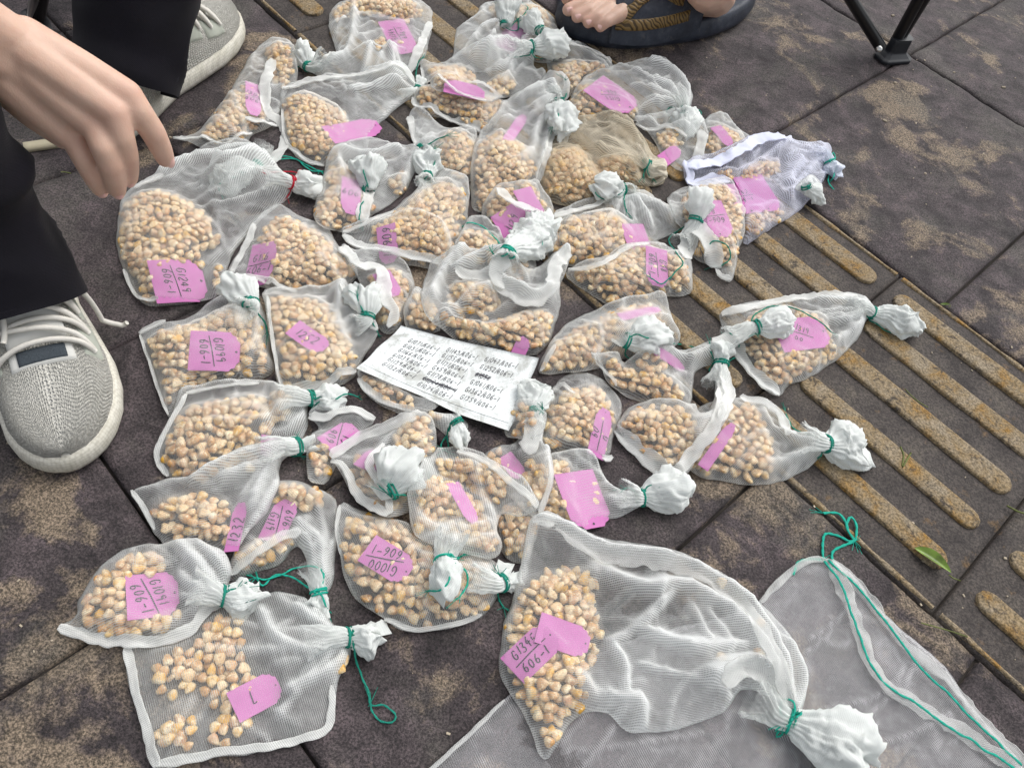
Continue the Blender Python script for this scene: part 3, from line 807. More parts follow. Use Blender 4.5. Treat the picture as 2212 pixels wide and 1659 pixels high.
def make_tie(root, tie, rs, bi, tuftmat, tw, twine, strings, tails, tp, O):
    t0 = np.array(tie[0], float); t1 = np.array(tie[1], float)
    p0 = hit(*t0, .004); p1 = hit(*t1, .006)
    d = p1[:2] - p0[:2]; Lt = np.linalg.norm(d); d = d / (Lt + 1e-9)
    cen = O.mean(0); bdir = cen - p0[:2]; bdir /= np.linalg.norm(bdir) + 1e-9
    bl = min(.035, .4 * np.linalg.norm(cen - p0[:2]))
    q = [p0[:2] + (bdir * .7 - d * .3) * bl, p0[:2] + (bdir * .5 - d * .5) * bl * .5, p0[:2], p0[:2] + d * Lt * .5, p0[:2] + d * Lt]
    q = resample(catmull(np.array(q), 8), .0018); n = len(q)
    it = int(np.argmin(np.linalg.norm(q - p0[:2], axis=1)))
    s = np.arange(n); rn = .0055 * tw; rb = min(.017, .34 * Lt + .003) * tw
    rad = np.zeros(n); den = np.zeros(n); pa = np.zeros(n); cr = np.zeros(n)
    a = s[:it + 1] / max(1, it); rad[:it + 1] = rn + (.0105 * tw - rn) * (1 - a) ** 1.2; den[:it + 1] = .18 + .75 * a ** 1.5; pa[:it + 1] = .25; cr[:it + 1] = .0018 * (1 - a) + .0004
    b = (s[it:] - it) / max(1, n - 1 - it)
    prof = rn + (rb - rn) * np.clip(np.sin(np.clip(b * 1.25, 0, 1) * math.pi / 2), 0, 1); prof = prof * np.sqrt(np.clip(1 - np.clip((b - .40) / .61, 0, 1) ** 2.2, .015, 1))
    rad[it:] = prof; den[it:] = 1.05; pa[it:] = .20 - .08 * b; cr[it:] = .0006 + .0046 * np.clip(b * 1.6, 0, 1)
    z = hm_sample(q) + rad * .62 + .0012
    z = np.convolve(np.pad(z, 6, mode='edge'), np.ones(13) / 13, 'valid'); z[it:] += .003 * b
    path = np.c_[q, z]
    V, a_, b_, dn = tube_loft(path, rad, den, bi * 11 + 3, 15, pa, cr, .82)
    mb = MB(); mb.grid(V, a_, b_, False, True, dn)
    V2 = V.reshape(a_, b_, 3)
    mb.add(np.concatenate([V2[-1], V2[-1].mean(0)[None]]), [(i, (i + 1) % b_, b_) for i in range(b_)], np.full(b_ + 1, 1.0))
    mb.build('gathered_neck', M[tuftmat], root, attr=True)
    for k in range(it, n, 3): hm_raise_disc(q[k], rad[k] * .9, z[k] + rad[k] * .6)
    # twine
    mb = MB(); c = path[it]; T = path[min(it + 2, n - 1)] - path[max(it - 2, 0)]; T /= np.linalg.norm(T)
    N = np.cross([0, 0, 1.0], T); N /= np.linalg.norm(N); Bn = np.cross(T, N)
    th = np.linspace(0, 2 * math.pi * 4.2, 90); R = (rn + .0011) * (1 + .05 * np.sin(th * 1.7))
    coil = c + (np.linspace(-.0022, .0022, 90) + .0012 * np.sin(th * .37))[:, None] * T + R[:, None] * (np.cos(th)[:, None] * N + .85 * np.sin(th)[:, None] * Bn)
    mb.tube(coil, .00085, 6)
    kn = c + Bn * rn * .8 + N * rn * rs.uniform(-.7, .7)
    th = np.linspace(0, 12, 40); mb.tube(kn + .0017 * np.stack([np.cos(th), np.sin(th * 1.3), .7 * np.sin(th * .7)], 1), .0008, 5)
    if strings:
        for s_ in strings: string_tube(mb, np.vstack([kn[None], drape(s_, .0013)]), rs=rs)
    else:
        for k in range(tails):
            an = rs.uniform(0, 6.28); L = rs.uniform(.014, .034); pts = [kn]
            for m_ in range(1, 5):
                an += rs.normal(0, .6); xy = pts[-1][:2] + np.array([math.cos(an), math.sin(an)]) * L / 4
                pts.append(np.array([*xy, float(hm_sample(xy[None])[0]) + .0015]))
            string_tube(mb, pts, rs=rs)
    mb.build('twine_tie', M[twine], root)

# ------------------------------------------------------------------ the bags, lowest first (picture-plane outlines are turned into places on the pile)
def rect(x0, y0, x1, y1):
    mx, my = (x0 + x1) / 2, (y0 + y1) / 2
    return [(x0 + 6, y0 + 8), (mx, y0), (x1 - 6, y0 + 8), (x1, my), (x1 - 8, y1 - 6), (mx, y1), (x0 + 8, y1 - 6), (x0, my)]
B_ = lambda label, outline, **k: bag('mesh_bag', label, outline, **k)

# large empty net bag, partly outside the frame
big = bag('large_mesh_bag', 'large empty net bag with teal stitched edges lying flat on the slabs',
    [(905, 1690), (1000, 1600), (1090, 1512), (1200, 1440), (1400, 1370), (1560, 1330), (1640, 1300), (1700, 1238), (1745, 1208), (1790, 1205), (1830, 1235), (1885, 1295), (1950, 1365), (2040, 1440), (2120, 1555), (2230, 1680), (2250, 1800), (1500, 1850), (880, 1800)],
    puff=.004, wr=.35, mat='net_big', creases=0, group='net bags', cat='net bag',
    folds=[([(1620, 1545), (1740, 1600), (1900, 1560)], .003, .0016), ([(1860, 1560), (1950, 1480), (1990, 1420)], .003, .0016), ([(1750, 1380), (1820, 1330), (1850, 1280)], .003, .0015), ([(1780, 1530), (1900, 1500), (1960, 1440)], .003, .0016), ([(1250, 1620), (1400, 1600), (1520, 1580)], .003, .0016), ([(1730, 1420), (1790, 1370), (1800, 1330)], .003, .0015), ([(1800, 1620), (1950, 1590), (2060, 1540)], .003, .0016)],
    hems=[([(1640, 1300), (1700, 1242), (1745, 1212), (1785, 1210)], 14, .45), ([(1790, 1212), (1835, 1300), (1858, 1380), (1905, 1475), (2000, 1535), (2110, 1605), (2220, 1680)], 30, .32), ([(1795, 1212), (1860, 1275), (1910, 1340), (1960, 1400), (2050, 1475), (2120, 1560), (2220, 1660)], 22, .32), ([(905, 1685), (1000, 1600), (1090, 1512)], 10, .6)])
mb = MB()
for pl in ([(1782, 1214), (1812, 1255), (1836, 1310), (1856, 1375), (1902, 1465), (1990, 1528), (2100, 1600), (2215, 1675)], [(1790, 1210), (1868, 1285), (1930, 1365), (1980, 1430), (2040, 1490), (2110, 1560), (2205, 1650)]):
    string_tube(mb, drape(pl, .0050), .0010, False)
for pl in ([(1712, 1240), (1722, 1218), (1745, 1208), (1775, 1208)], [(1778, 1206), (1776, 1175), (1788, 1150), (1840, 1168), (1852, 1140), (1838, 1118), (1830, 1140), (1845, 1165)], [(1800, 1222), (1802, 1190), (1845, 1168)], [(1832, 1140), (1815, 1112), (1780, 1108)]):
    string_tube(mb, drape(pl, .0015), .0012)
mb.build('drawstring', M['teal'], big)

# --- top row
B_('seed bag wedged behind the others beside the sandal toe, its corn dull brown', [(1180, 120), (1215, 100), (1245, 95), (1280, 108), (1320, 135), (1322, 160), (1290, 172), (1255, 190), (1225, 215), (1195, 195)], corn=[[(1195, 150), (1230, 138), (1300, 142), (1310, 158), (1270, 175), (1235, 200), (1205, 185)]], h=.014, folds=[([(1225, 110), (1270, 118), (1310, 140)], .007, .003)], hems=[([(1215, 105), (1250, 100), (1300, 125), (1320, 140)], 12, .5)])
B_('seed bag at the back with magenta tag and upright twisted tuft', [(980, 115), (988, 65), (1030, 32), (1045, 10), (1090, 3), (1150, 8), (1195, 40), (1205, 80), (1185, 120), (1100, 150), (1020, 158), (978, 135)], corn=[[(1060, 15), (1150, 18), (1185, 45), (1150, 80), (1090, 60)]], h=.016, puff=.02,
   tie=((1090, 58), (1098, 2)), tags=[((1112, 62), -35, 55, 34, [], 0, 'magenta paper tag dimly seen in the bag behind the upright tuft')], folds=[([(1090, 60), (1040, 80), (1000, 120)], .010, .004), ([(1090, 60), (1060, 100), (1050, 140)], .010, .004), ([(1090, 60), (1120, 100), (1130, 140)], .008, .004)], strings=[[(1100, 60), (1120, 42), (1140, 20), (1125, 5), (1115, 0)], [(1095, 62), (1118, 66), (1120, 48)]])
B_('small mesh bag squeezed in behind, only its pale tuft pointing at the sandal', [(1120, 90), (1150, 75), (1190, 80), (1210, 110), (1190, 140), (1140, 135)], corn=[rect(1135, 95, 1185, 130)], h=.012, tie=((1166, 74), (1140, 42)), tw=1.15, strings=[[(1168, 76), (1180, 74), (1195, 75), (1212, 82)], [(1168, 74), (1185, 70), (1205, 72)]])
B_('mesh bag with corn at its top edge and pink tag, neck swept sideways', [(710, 38), (735, 6), (800, -10), (880, -4), (928, 18), (934, 55), (926, 95), (918, 130), (900, 150), (875, 162), (850, 192), (800, 190), (745, 182), (695, 170), (668, 156), (672, 146), (700, 140), (724, 122), (722, 95), (712, 65)], corn=[[(714, 40), (740, 12), (800, 0), (880, 2), (905, 25), (890, 45), (840, 40), (790, 30), (750, 35)], rect(808, 80, 836, 108)], h=.015, puff=.022,
   tie=((668, 150), (647, 112)), tw=1.1, tags=[((862, 58), 62, 78, 44, ['G1349', '606-1'], 242, 'pink tag reading G1349 in the bag with the neck swept sideways')],
   folds=[([(760, 20), (765, 60), (745, 130), (690, 155)], .014, .005), ([(800, 120), (790, 160), (770, 185)], .010, .004), ([(840, 110), (850, 150), (848, 185)], .010, .004), ([(880, 80), (850, 120), (870, 160)], .008, .004)], hems=[([(928, 50), (915, 90), (895, 130), (880, 165)], 16, .7), ([(724, 122), (700, 142), (672, 152)], 14, .5)], kern=[(865, 95), (820, 96)])
B_('mesh bag with long corn-filled body and white seam, beside the upper shoe', [(374, 300), (420, 290), (452, 255), (500, 195), (530, 140), (560, 100), (590, 83), (626, 90), (640, 130), (642, 180), (620, 196), (606, 245), (590, 272), (550, 292), (530, 312), (490, 320), (440, 322), (408, 308)], corn=[[(575, 112), (605, 95), (630, 120), (636, 175), (610, 185), (590, 150)], [(440, 290), (470, 245), (510, 195), (545, 185), (565, 220), (575, 260), (545, 290), (490, 312), (445, 308)]], h=.017,
   tie=((556, 358), (467, 408)), tw=.95, tags=[((546, 205), 88, 82, 32, ['1306', '606'], 8, 'pink tag standing lengthwise in the bag beside the upper shoe')],
   hems=[([(375, 300), (430, 300), (490, 318), (545, 296)], 9, .8), ([(592, 130), (572, 180), (578, 240), (606, 268), (616, 310), (590, 345), (556, 360)], 24, .75), ([(530, 255), (560, 262), (600, 275)], 14, .8)], twine='teal', strings=[[(565, 352), (600, 345), (640, 345), (665, 365), (700, 372)], [(545, 352), (510, 352), (500, 365), (520, 372)], [(545, 365), (480, 395), (470, 400), (478, 420)], [(570, 350), (620, 338), (690, 370)]])
B_('mesh bag with double corn pocket and faint pink tag, below the swept neck', [(608, 235), (612, 200), (660, 180), (720, 170), (780, 160), (830, 142), (870, 148), (896, 180), (900, 205), (872, 226), (850, 242), (820, 272), (797, 300), (790, 330), (760, 346), (720, 356), (698, 362), (660, 350), (630, 330), (610, 285)], corn=[[(616, 225), (650, 205), (690, 215), (740, 245), (745, 280), (730, 320), (700, 345), (660, 335), (630, 310), (612, 265)]], h=.018, puff=.018,
   tie=((902, 196), (908, 170)), tw=.6, tags=[((765, 265), -22, 118, 34, [], 0, 'long pale pink tag slanting through the double pocket bag')], folds=[([(640, 228), (690, 222), (740, 260), (735, 320)], .006, .003), ([(895, 195), (840, 190), (760, 215)], .012, .005), ([(895, 200), (850, 230), (800, 280)], .010, .005)],
   hems=[([(608, 195), (660, 180), (740, 168), (800, 158), (835, 145), (872, 150), (895, 185)], 16, .7), ([(609, 240), (618, 310), (660, 350), (700, 362)], 8, .7)], strings=[[(905, 190), (898, 160), (905, 135), (915, 125)], [(900, 185), (885, 160), (875, 150)]])
B_('seed bag showing a band of bright yellow corn above a white seam', [(893, 205), (930, 190), (1000, 200), (1080, 212), (1092, 240), (1062, 278), (1038, 292), (980, 266), (905, 242)], corn=[[(902, 205), (940, 193), (1010, 205), (1080, 218), (1078, 245), (1055, 270), (1020, 272), (960, 252), (910, 235)]], h=.018, yellow=.25, hems=[([(893, 212), (898, 235), (950, 252), (1000, 270), (1040, 292)], 13, .85)])
B_('seed bag with thin pink tag and tuft tied towards the sandal', [(906, 150), (918, 138), (960, 138), (990, 120), (1040, 92), (1080, 82), (1110, 92), (1140, 104), (1156, 108), (1156, 122), (1150, 150), (1180, 165), (1160, 190), (1110, 208), (1060, 224), (1000, 212), (940, 198), (918, 182)], corn=[[(925, 160), (950, 148), (1000, 150), (1025, 165), (1020, 185), (960, 190)], [(1058, 180), (1085, 168), (1108, 178), (1100, 200), (1070, 200)]], h=.013, puff=.02,
   tie=((1147, 112), (1212, 116)), tw=1.25, tags=[((1005, 180), 8, 90, 26, [], 0, 'pale pink tag lying flat in the bag tied towards the sandal')], folds=[([(1147, 112), (1080, 100), (1020, 130)], .012, .005), ([(1147, 114), (1110, 140), (1085, 190)], .012, .004), ([(1130, 120), (1090, 150), (1070, 160)], .009, .004)],
   hems=[([(910, 150), (928, 184), (980, 204), (1050, 222)], 8, .7)], strings=[[(1145, 118), (1130, 122), (1118, 122)], [(1150, 118), (1160, 126), (1170, 128)]])
B_('pale seed bag tucked under others, its tail of gauze over bare stone', [(880, 258), (900, 243), (960, 278), (1030, 290), (1028, 340), (1016, 392), (965, 388), (930, 345), (895, 315)], corn=[[(955, 295), (1000, 288), (1020, 310), (1012, 385), (975, 382), (950, 340)]], h=.016, tie=((906, 322), (918, 318)), tw=.5, hems=[([(883, 255), (895, 300), (905, 322)], 16, .5)], tails=1)
# --- right upper group
B_('seed bag with sharp notched pink tag reading G1153', [(1216, 256), (1225, 225), (1250, 190), (1280, 160), (1330, 145), (1390, 130), (1425, 127), (1462, 150), (1487, 180), (1494, 215), (1482, 242), (1440, 254), (1390, 262), (1300, 268), (1240, 270)], corn=[[(1222, 250), (1235, 215), (1270, 185), (1320, 190), (1360, 215), (1372, 255), (1300, 265), (1235, 266)]], h=.017, puff=.022,
   tie=((1476, 244), (1476, 292)), tw=1.1, tags=[((1325, 205), 27, 100, 58, ['G1153', '606-1'], 155, 'pink notched tag reading G1153 with clear ink')], folds=[([(1400, 150), (1450, 160), (1485, 200), (1480, 240)], .012, .005), ([(1410, 190), (1440, 200), (1470, 235)], .010, .006), ([(1380, 235), (1420, 225), (1465, 235)], .008, .004)],
   strings=[[(1470, 240), (1450, 232), (1440, 245), (1455, 255), (1475, 248)], [(1480, 245), (1500, 235), (1515, 245), (1505, 262)], [(1470, 248), (1445, 262), (1460, 270)]])
B_('seed bag holding a sliver of pink tag, edge of the pile below the sandal', [(1518, 272), (1540, 246), (1570, 248), (1592, 280), (1622, 300), (1605, 345), (1560, 355), (1522, 348)], corn=[[(1525, 300), (1548, 272), (1580, 285), (1605, 305), (1590, 345), (1530, 342)]], h=.016, yellow=.3, tags=[((1562, 292), 55, 55, 16, [], 0, 'sliver of pink tag in the bag at the edge of the pile')])
B_('limp seed bag with little corn and a folded pink tag under a white hem', [(1368, 268), (1400, 254), (1450, 250), (1500, 260), (1524, 285), (1520, 330), (1508, 366), (1470, 372), (1440, 352), (1420, 322), (1398, 285)], corn=[[(1412, 298), (1440, 288), (1468, 300), (1465, 325), (1440, 335), (1420, 320)]], h=.012, puff=.016, tags=[((1452, 325), -35, 42, 24, [], 0, 'folded pink tag in the limp bag under a white hem')], hems=[([(1518, 285), (1512, 320), (1500, 362)], 20, .55), ([(1375, 262), (1410, 285), (1440, 275), (1480, 300)], 10, .5)], folds=[([(1400, 262), (1430, 280), (1480, 290)], .009, .004)])
B_('bluish white mesh bag with wide terry hem and tag G1242', [(1476, 350), (1540, 338), (1600, 308), (1642, 290), (1700, 300), (1740, 308), (1788, 312), (1796, 332), (1786, 382), (1742, 442), (1690, 482), (1640, 512), (1606, 528), (1598, 445), (1578, 398), (1530, 398), (1484, 402)], corn=[[(1602, 500), (1612, 450), (1650, 440), (1685, 440), (1680, 470), (1640, 505), (1610, 520)], [(1605, 375), (1640, 350), (1678, 352), (1672, 375), (1630, 385)], [(1525, 385), (1560, 372), (1590, 370), (1580, 392)]], h=.015, puff=.02, mat='net_blue', tuft='tuft_blue', hemmat='hem_blue', twine='teal',
   tie=((1790, 352), (1802, 385)), tw=1.15, tags=[((1645, 405), 58, 95, 50, [], 0, 'plain pink tag tucked behind tag G1242'), ((1612, 415), 62, 82, 62, ['G1242', '606-1'], -30, 'pink tag reading G1242 in the bluish white bag')], hems=[([(1482, 366), (1540, 356), (1600, 328), (1645, 302), (1700, 308)], 26, 1.0), ([(1482, 350), (1488, 378), (1492, 402), (1530, 396), (1575, 392)], 20, .95)], folds=[([(1700, 310), (1660, 340), (1600, 370)], .008, .004), ([(1785, 340), (1740, 380), (1700, 430)], .010, .005), ([(1740, 420), (1700, 400), (1720, 360)], .010, .007)],
   strings=[[(1800, 330), (1805, 350), (1800, 380), (1790, 395)], [(1796, 360), (1788, 390), (1800, 410)]])
bag('twist_of_gauze', 'white gauze tuft peeping from under the bluish bag', [(1715, 410), (1745, 385), (1768, 400), (1762, 425), (1735, 432)], puff=.008, tie=((1742, 405), (1765, 428)), tw=.9, tails=0, cat='gauze tuft', creases=1, group='net bags')
B_('dirty beige net bag with a smooth domed top, full of small corn', [(1162, 380), (1170, 330), (1195, 290), (1240, 265), (1290, 257), (1350, 264), (1390, 300), (1412, 340), (1432, 350), (1437, 392), (1410, 405), (1350, 402), (1312, 422), (1280, 442), (1220, 447), (1178, 432)], corn=[[(1168, 385), (1180, 345), (1205, 325), (1245, 320), (1275, 345), (1285, 375), (1310, 395), (1300, 425), (1260, 440), (1215, 440), (1180, 428)], [(1290, 350), (1340, 340), (1380, 360), (1370, 385), (1310, 385)]], h=.018, puff=.026, mat='net_beige', tuft='tuft_beige', hemmat='tuft_beige', yellow=.3, dens0=1.1,
   tie=((1397, 362), (1430, 378)), tw=1.1, hems=[([(1400, 345), (1425, 355), (1432, 385), (1410, 402)], 10, .7)], folds=[([(1397, 362), (1370, 310), (1320, 270)], .010, .004), ([(1397, 365), (1360, 345), (1290, 330)], .010, .005)], strings=[[(1395, 355), (1388, 345), (1400, 342), (1408, 348)], [(1392, 370), (1390, 382)], [(1398, 372), (1408, 384)]])
B_('tall seed bag leaning with narrow pink tag inside its long neck', [(1014, 400), (1018, 340), (1035, 300), (1060, 260), (1100, 220), (1150, 190), (1195, 165), (1220, 163), (1226, 195), (1204, 228), (1192, 270), (1182, 320), (1166, 370), (1150, 412), (1100, 442), (1050, 462), (1020, 452)], corn=[[(1018, 400), (1030, 345), (1055, 300), (1080, 285), (1110, 305), (1145, 330), (1152, 370), (1140, 405), (1095, 432), (1045, 448), (1022, 440)]], h=.020, puff=.02, spacing=.0078,
   tie=((1203, 230), (1216, 288)), tw=1.2, tags=[((1118, 255), -62, 92, 22, [], 0, 'narrow pink tag standing in the tall leaning bag')], folds=[([(1205, 225), (1180, 190), (1120, 220)], .012, .005), ([(1203, 228), (1160, 280), (1145, 340), (1120, 370)], .010, .004), ([(1203, 230), (1190, 280), (1170, 360)], .012, .005), ([(1205, 215), (1150, 240), (1110, 280)], .012, .005)], hems=[([(1218, 165), (1224, 195), (1205, 225)], 14, .7), ([(1204, 232), (1192, 285), (1180, 340), (1160, 400)], 14, .5)], strings=[[(1205, 228), (1225, 200), (1222, 175)], [(1205, 235), (1205, 260), (1195, 275)]])
# --- left
B_('wide seed bag with tag G1249 and large empty half, tied with red twine', [(254, 520), (258, 450), (285, 405), (330, 386), (352, 374), (390, 350), (440, 325), (500, 313), (550, 316), (578, 330), (602, 362), (622, 400), (630, 408), (626, 430), (580, 462), (542, 500), (512, 540), (497, 570), (492, 600), (470, 640), (440, 652), (380, 662), (318, 662), (290, 630), (264, 580)], corn=[[(262, 520), (266, 455), (290, 425), (340, 412), (390, 425), (440, 455), (465, 490), (462, 520), (440, 545), (430, 570), (400, 600), (360, 640), (320, 645), (290, 610), (268, 570)], rect(458, 572, 492, 640)], h=.020, puff=.022, spacing=.0078,
   tie=((632, 408), (690, 402)), tw=1.25, twine='red', tags=[((382, 592), -10, 112, 68, ['G1249', '606-1'], 78, 'pink tag reading G1249 in the wide bag')], hems=[([(290, 408), (330, 392), (352, 380)], 12, .5), ([(268, 585), (290, 635), (322, 656), (345, 655)], 8, .8)], folds=[([(352, 376), (440, 345), (530, 330), (580, 350)], .012, .006), ([(632, 408), (560, 400), (500, 420)], .010, .005), ([(500, 540), (540, 490), (600, 440)], .008, .004), ([(600, 365), (540, 360), (470, 380)], .012, .006)],
   strings=[[(630, 400), (640, 375), (600, 372), (570, 375)], [(634, 398), (642, 372)], [(628, 415), (622, 425)]])
B_('seed bag with tag at its side reading G116, seam along two edges', [(494, 606), (504, 570), (528, 530), (545, 490), (580, 460), (612, 449), (650, 468), (702, 490), (732, 530), (772, 582), (762, 612), (720, 632), (660, 638), (620, 636), (560, 622), (520, 612)], corn=[[(560, 520), (590, 482), (620, 470), (660, 490), (700, 510), (730, 550), (765, 590), (745, 618), (690, 630), (630, 630), (580, 610), (560, 570)]], h=.019, tags=[((562, 556), 8, 62, 76, ['G116', '606-1'], 8, 'pink tag reading G116 at the side of its bag')], hems=[([(497, 606), (512, 570), (535, 525), (550, 485)], 15, .6), ([(500, 604), (540, 600), (580, 618), (640, 634)], 13, .7)], folds=[([(690, 575), (720, 600), (760, 615)], .006, .003)])
B_('seed bag with upright white tuft tied in its middle and tag 606', [(677, 470), (690, 420), (705, 360), (720, 325), (780, 303), (830, 308), (880, 318), (908, 330), (892, 380), (872, 422), (832, 452), (802, 472), (780, 502), (730, 507), (692, 497)], corn=[[(685, 470), (698, 410), (715, 365), (745, 360), (780, 400), (800, 440), (790, 480), (760, 500), (705, 495)], rect(845, 380, 885, 420)], h=.017, puff=.020, tie=((797, 412), (797, 343)), tw=1.05, tags=[((758, 418), 92, 78, 42, ['606'], 5, 'pink tag reading 606 beside the upright tuft')], folds=[([(720, 330), (790, 345), (860, 330)], .010, .005), ([(730, 340), (740, 400), (730, 440)], .009, .004), ([(870, 420), (880, 370), (900, 335)], .008, .004)], hems=[([(797, 415), (790, 450), (780, 485)], 26, .7)], kern=[(873, 374), (870, 408), (860, 415)], strings=[[(795, 405), (785, 365), (788, 345)], [(795, 418), (782, 440), (775, 470), (778, 478)]])
B_('seed bag with broad white bottom seam and small tag, tuft pointing up', [(740, 508), (770, 490), (830, 465), (882, 430), (920, 388), (940, 378), (972, 369), (1002, 390), (1013, 430), (1006, 490), (986, 540), (962, 582), (900, 578), (840, 562), (790, 548), (752, 532)], corn=[[(800, 500), (850, 465), (900, 420), (950, 395), (990, 400), (1005, 440), (998, 490), (975, 545), (950, 572), (890, 560), (830, 530)]], h=.020, tie=((922, 382), (932, 318)), tw=.95, tags=[((838, 512), 80, 58, 40, ['606-1'], 82, 'small pink tag reading 606-1 above a broad white seam')], hems=[([(742, 508), (775, 532), (830, 540), (890, 556), (965, 580)], 17, .9), ([(742, 505), (790, 485), (850, 460)], 8, .5)], folds=[([(800, 500), (880, 480), (950, 510), (975, 550)], .007, .003), ([(922, 388), (960, 400), (980, 430)], .006, .003)], strings=[[(930, 380), (938, 350), (940, 325)], [(918, 386), (905, 392)]])
B_('small seed bag with two pink tags, next to the tall leaning bag', [(1038, 470), (1050, 430), (1075, 404), (1110, 397), (1150, 404), (1176, 430), (1197, 466), (1182, 492), (1140, 502), (1100, 507), (1058, 494)], corn=[[(1046, 470), (1056, 435), (1090, 408), (1150, 412), (1172, 440), (1160, 470), (1120, 495), (1070, 492)]], h=.016, tags=[((1146, 438), 48, 62, 36, [], 0, 'blank pink tag, smaller of two in one small bag'), ((1112, 468), -25, 66, 50, ['1129'], -60, 'pink tag reading 1129 in the small bag')], hems=[([(1074, 408), (1095, 430), (1130, 448), (1175, 468)], 22, .7)])
B_('half hidden seed bag under the central tuft', [(980, 550), (998, 502), (1020, 478), (1062, 492), (1100, 530), (1150, 545), (1158, 590), (1140, 615), (1090, 615), (1030, 580)], corn=[[(1000, 520), (1025, 500), (1065, 510), (1085, 545), (1130, 560), (1150, 590), (1120, 608), (1060, 570), (1010, 548)]], h=.016, yellow=.2)
B_('seed bag under a hand-tied tuft, white strip crossing above it, pink tag at one end', [(1180, 542), (1188, 490), (1200, 465), (1260, 440), (1330, 428), (1400, 436), (1450, 448), (1484, 480), (1442, 512), (1400, 532), (1350, 548), (1290, 572), (1230, 578), (1188, 562)], corn=[[(1186, 540), (1198, 490), (1250, 468), (1310, 460), (1350, 480), (1370, 510), (1350, 540), (1290, 565), (1230, 570), (1192, 555)]], h=.019, yellow=.2, puff=.018, tie=((1346, 412), (1286, 402)), tw=1.15, tags=[((1385, 502), 62, 70, 46, [], 0, 'pink tag standing on edge beneath the white strip')], hems=[([(1200, 470), (1250, 455), (1300, 438), (1345, 420)], 15, .6), ([(1350, 415), (1400, 425), (1440, 450), (1460, 470)], 20, .5)], folds=[([(1346, 415), (1400, 440), (1450, 480)], .012, .005), ([(1346, 415), (1380, 450), (1400, 490)], .010, .005), ([(1260, 480), (1330, 470), (1400, 510)], .008, .004)], strings=[[(1340, 418), (1310, 430), (1290, 422), (1285, 410)], [(1348, 420), (1350, 440), (1355, 458)]])
B_('seed bag with tag lettered 606-1 upside down, beside the bluish bag', [(1440, 432), (1500, 400), (1560, 391), (1592, 420), (1604, 470), (1602, 520), (1592, 560), (1582, 607), (1560, 604), (1540, 580), (1500, 560), (1468, 500)], corn=[[(1480, 425), (1520, 405), (1560, 402), (1585, 430), (1597, 475), (1594, 520), (1582, 560), (1550, 565), (1510, 540), (1490, 480)]], h=.018, yellow=.25, tags=[((1542, 472), 68, 85, 52, ['606-1', 'G1'], 155, 'pink tag lettered 606-1 upside down')], strings=[[(1525, 540), (1540, 520), (1570, 530), (1578, 555), (1560, 575), (1540, 575)]], hems=[([(1546, 580), (1556, 600), (1578, 606)], 10, .6)])
B_('plump seed bag with tag 606-1, its twisted white neck rising between others', [(1220, 592), (1260, 576), (1310, 560), (1350, 536), (1400, 528), (1450, 538), (1488, 560), (1494, 600), (1488, 638), (1440, 644), (1380, 654), (1320, 664), (1290, 648), (1250, 622)], corn=[[(1228, 594), (1280, 578), (1330, 560), (1370, 540), (1430, 545), (1475, 565), (1485, 600), (1475, 630), (1400, 640), (1320, 655), (1280, 635)]], h=.020, yellow=.25, spacing=.0078, tie=((1503, 476), (1506, 432)), tw=1.25, tags=[((1420, 575), 84, 72, 46, ['G98', '606-1'], 84, 'pink tag at one end of the plump bag under the twisted neck')], hems=[([(1224, 590), (1290, 575), (1350, 540), (1400, 530)], 10, .6), ([(1500, 480), (1490, 520), (1480, 555)], 30, .8), ([(1500, 485), (1525, 520), (1540, 560), (1530, 582)], 34, .8)], folds=[([(1500, 500), (1470, 540), (1450, 560)], .008, .004)],
   strings=[[(1480, 490), (1445, 515), (1460, 545), (1475, 570), (1455, 592), (1430, 612), (1406, 602)], [(1512, 478), (1518, 482)]])
B_('seed bag crossed by a wide white band, next to the written card', [(738, 540), (770, 548), (810, 543), (850, 558), (886, 590), (897, 625), (882, 670), (862, 712), (832, 724), (808, 695), (788, 640), (768, 600)], corn=[[(800, 600), (850, 580), (880, 605), (888, 640), (870, 685), (840, 710), (815, 680), (800, 640)]], h=.018, tags=[((838, 608), 60, 62, 36, [], 0, 'pink tag beside a wide white band')], hems=[([(736, 540), (770, 570), (815, 580), (828, 610), (835, 650), (852, 680), (838, 716)], 24, 1.0)])
B_('seed bag squeezed between card and others, hardly visible', [(885, 640), (915, 632), (940, 660), (950, 715), (900, 720), (870, 705)], corn=[[(888, 650), (915, 640), (935, 665), (940, 710), (885, 708)]], h=.018)
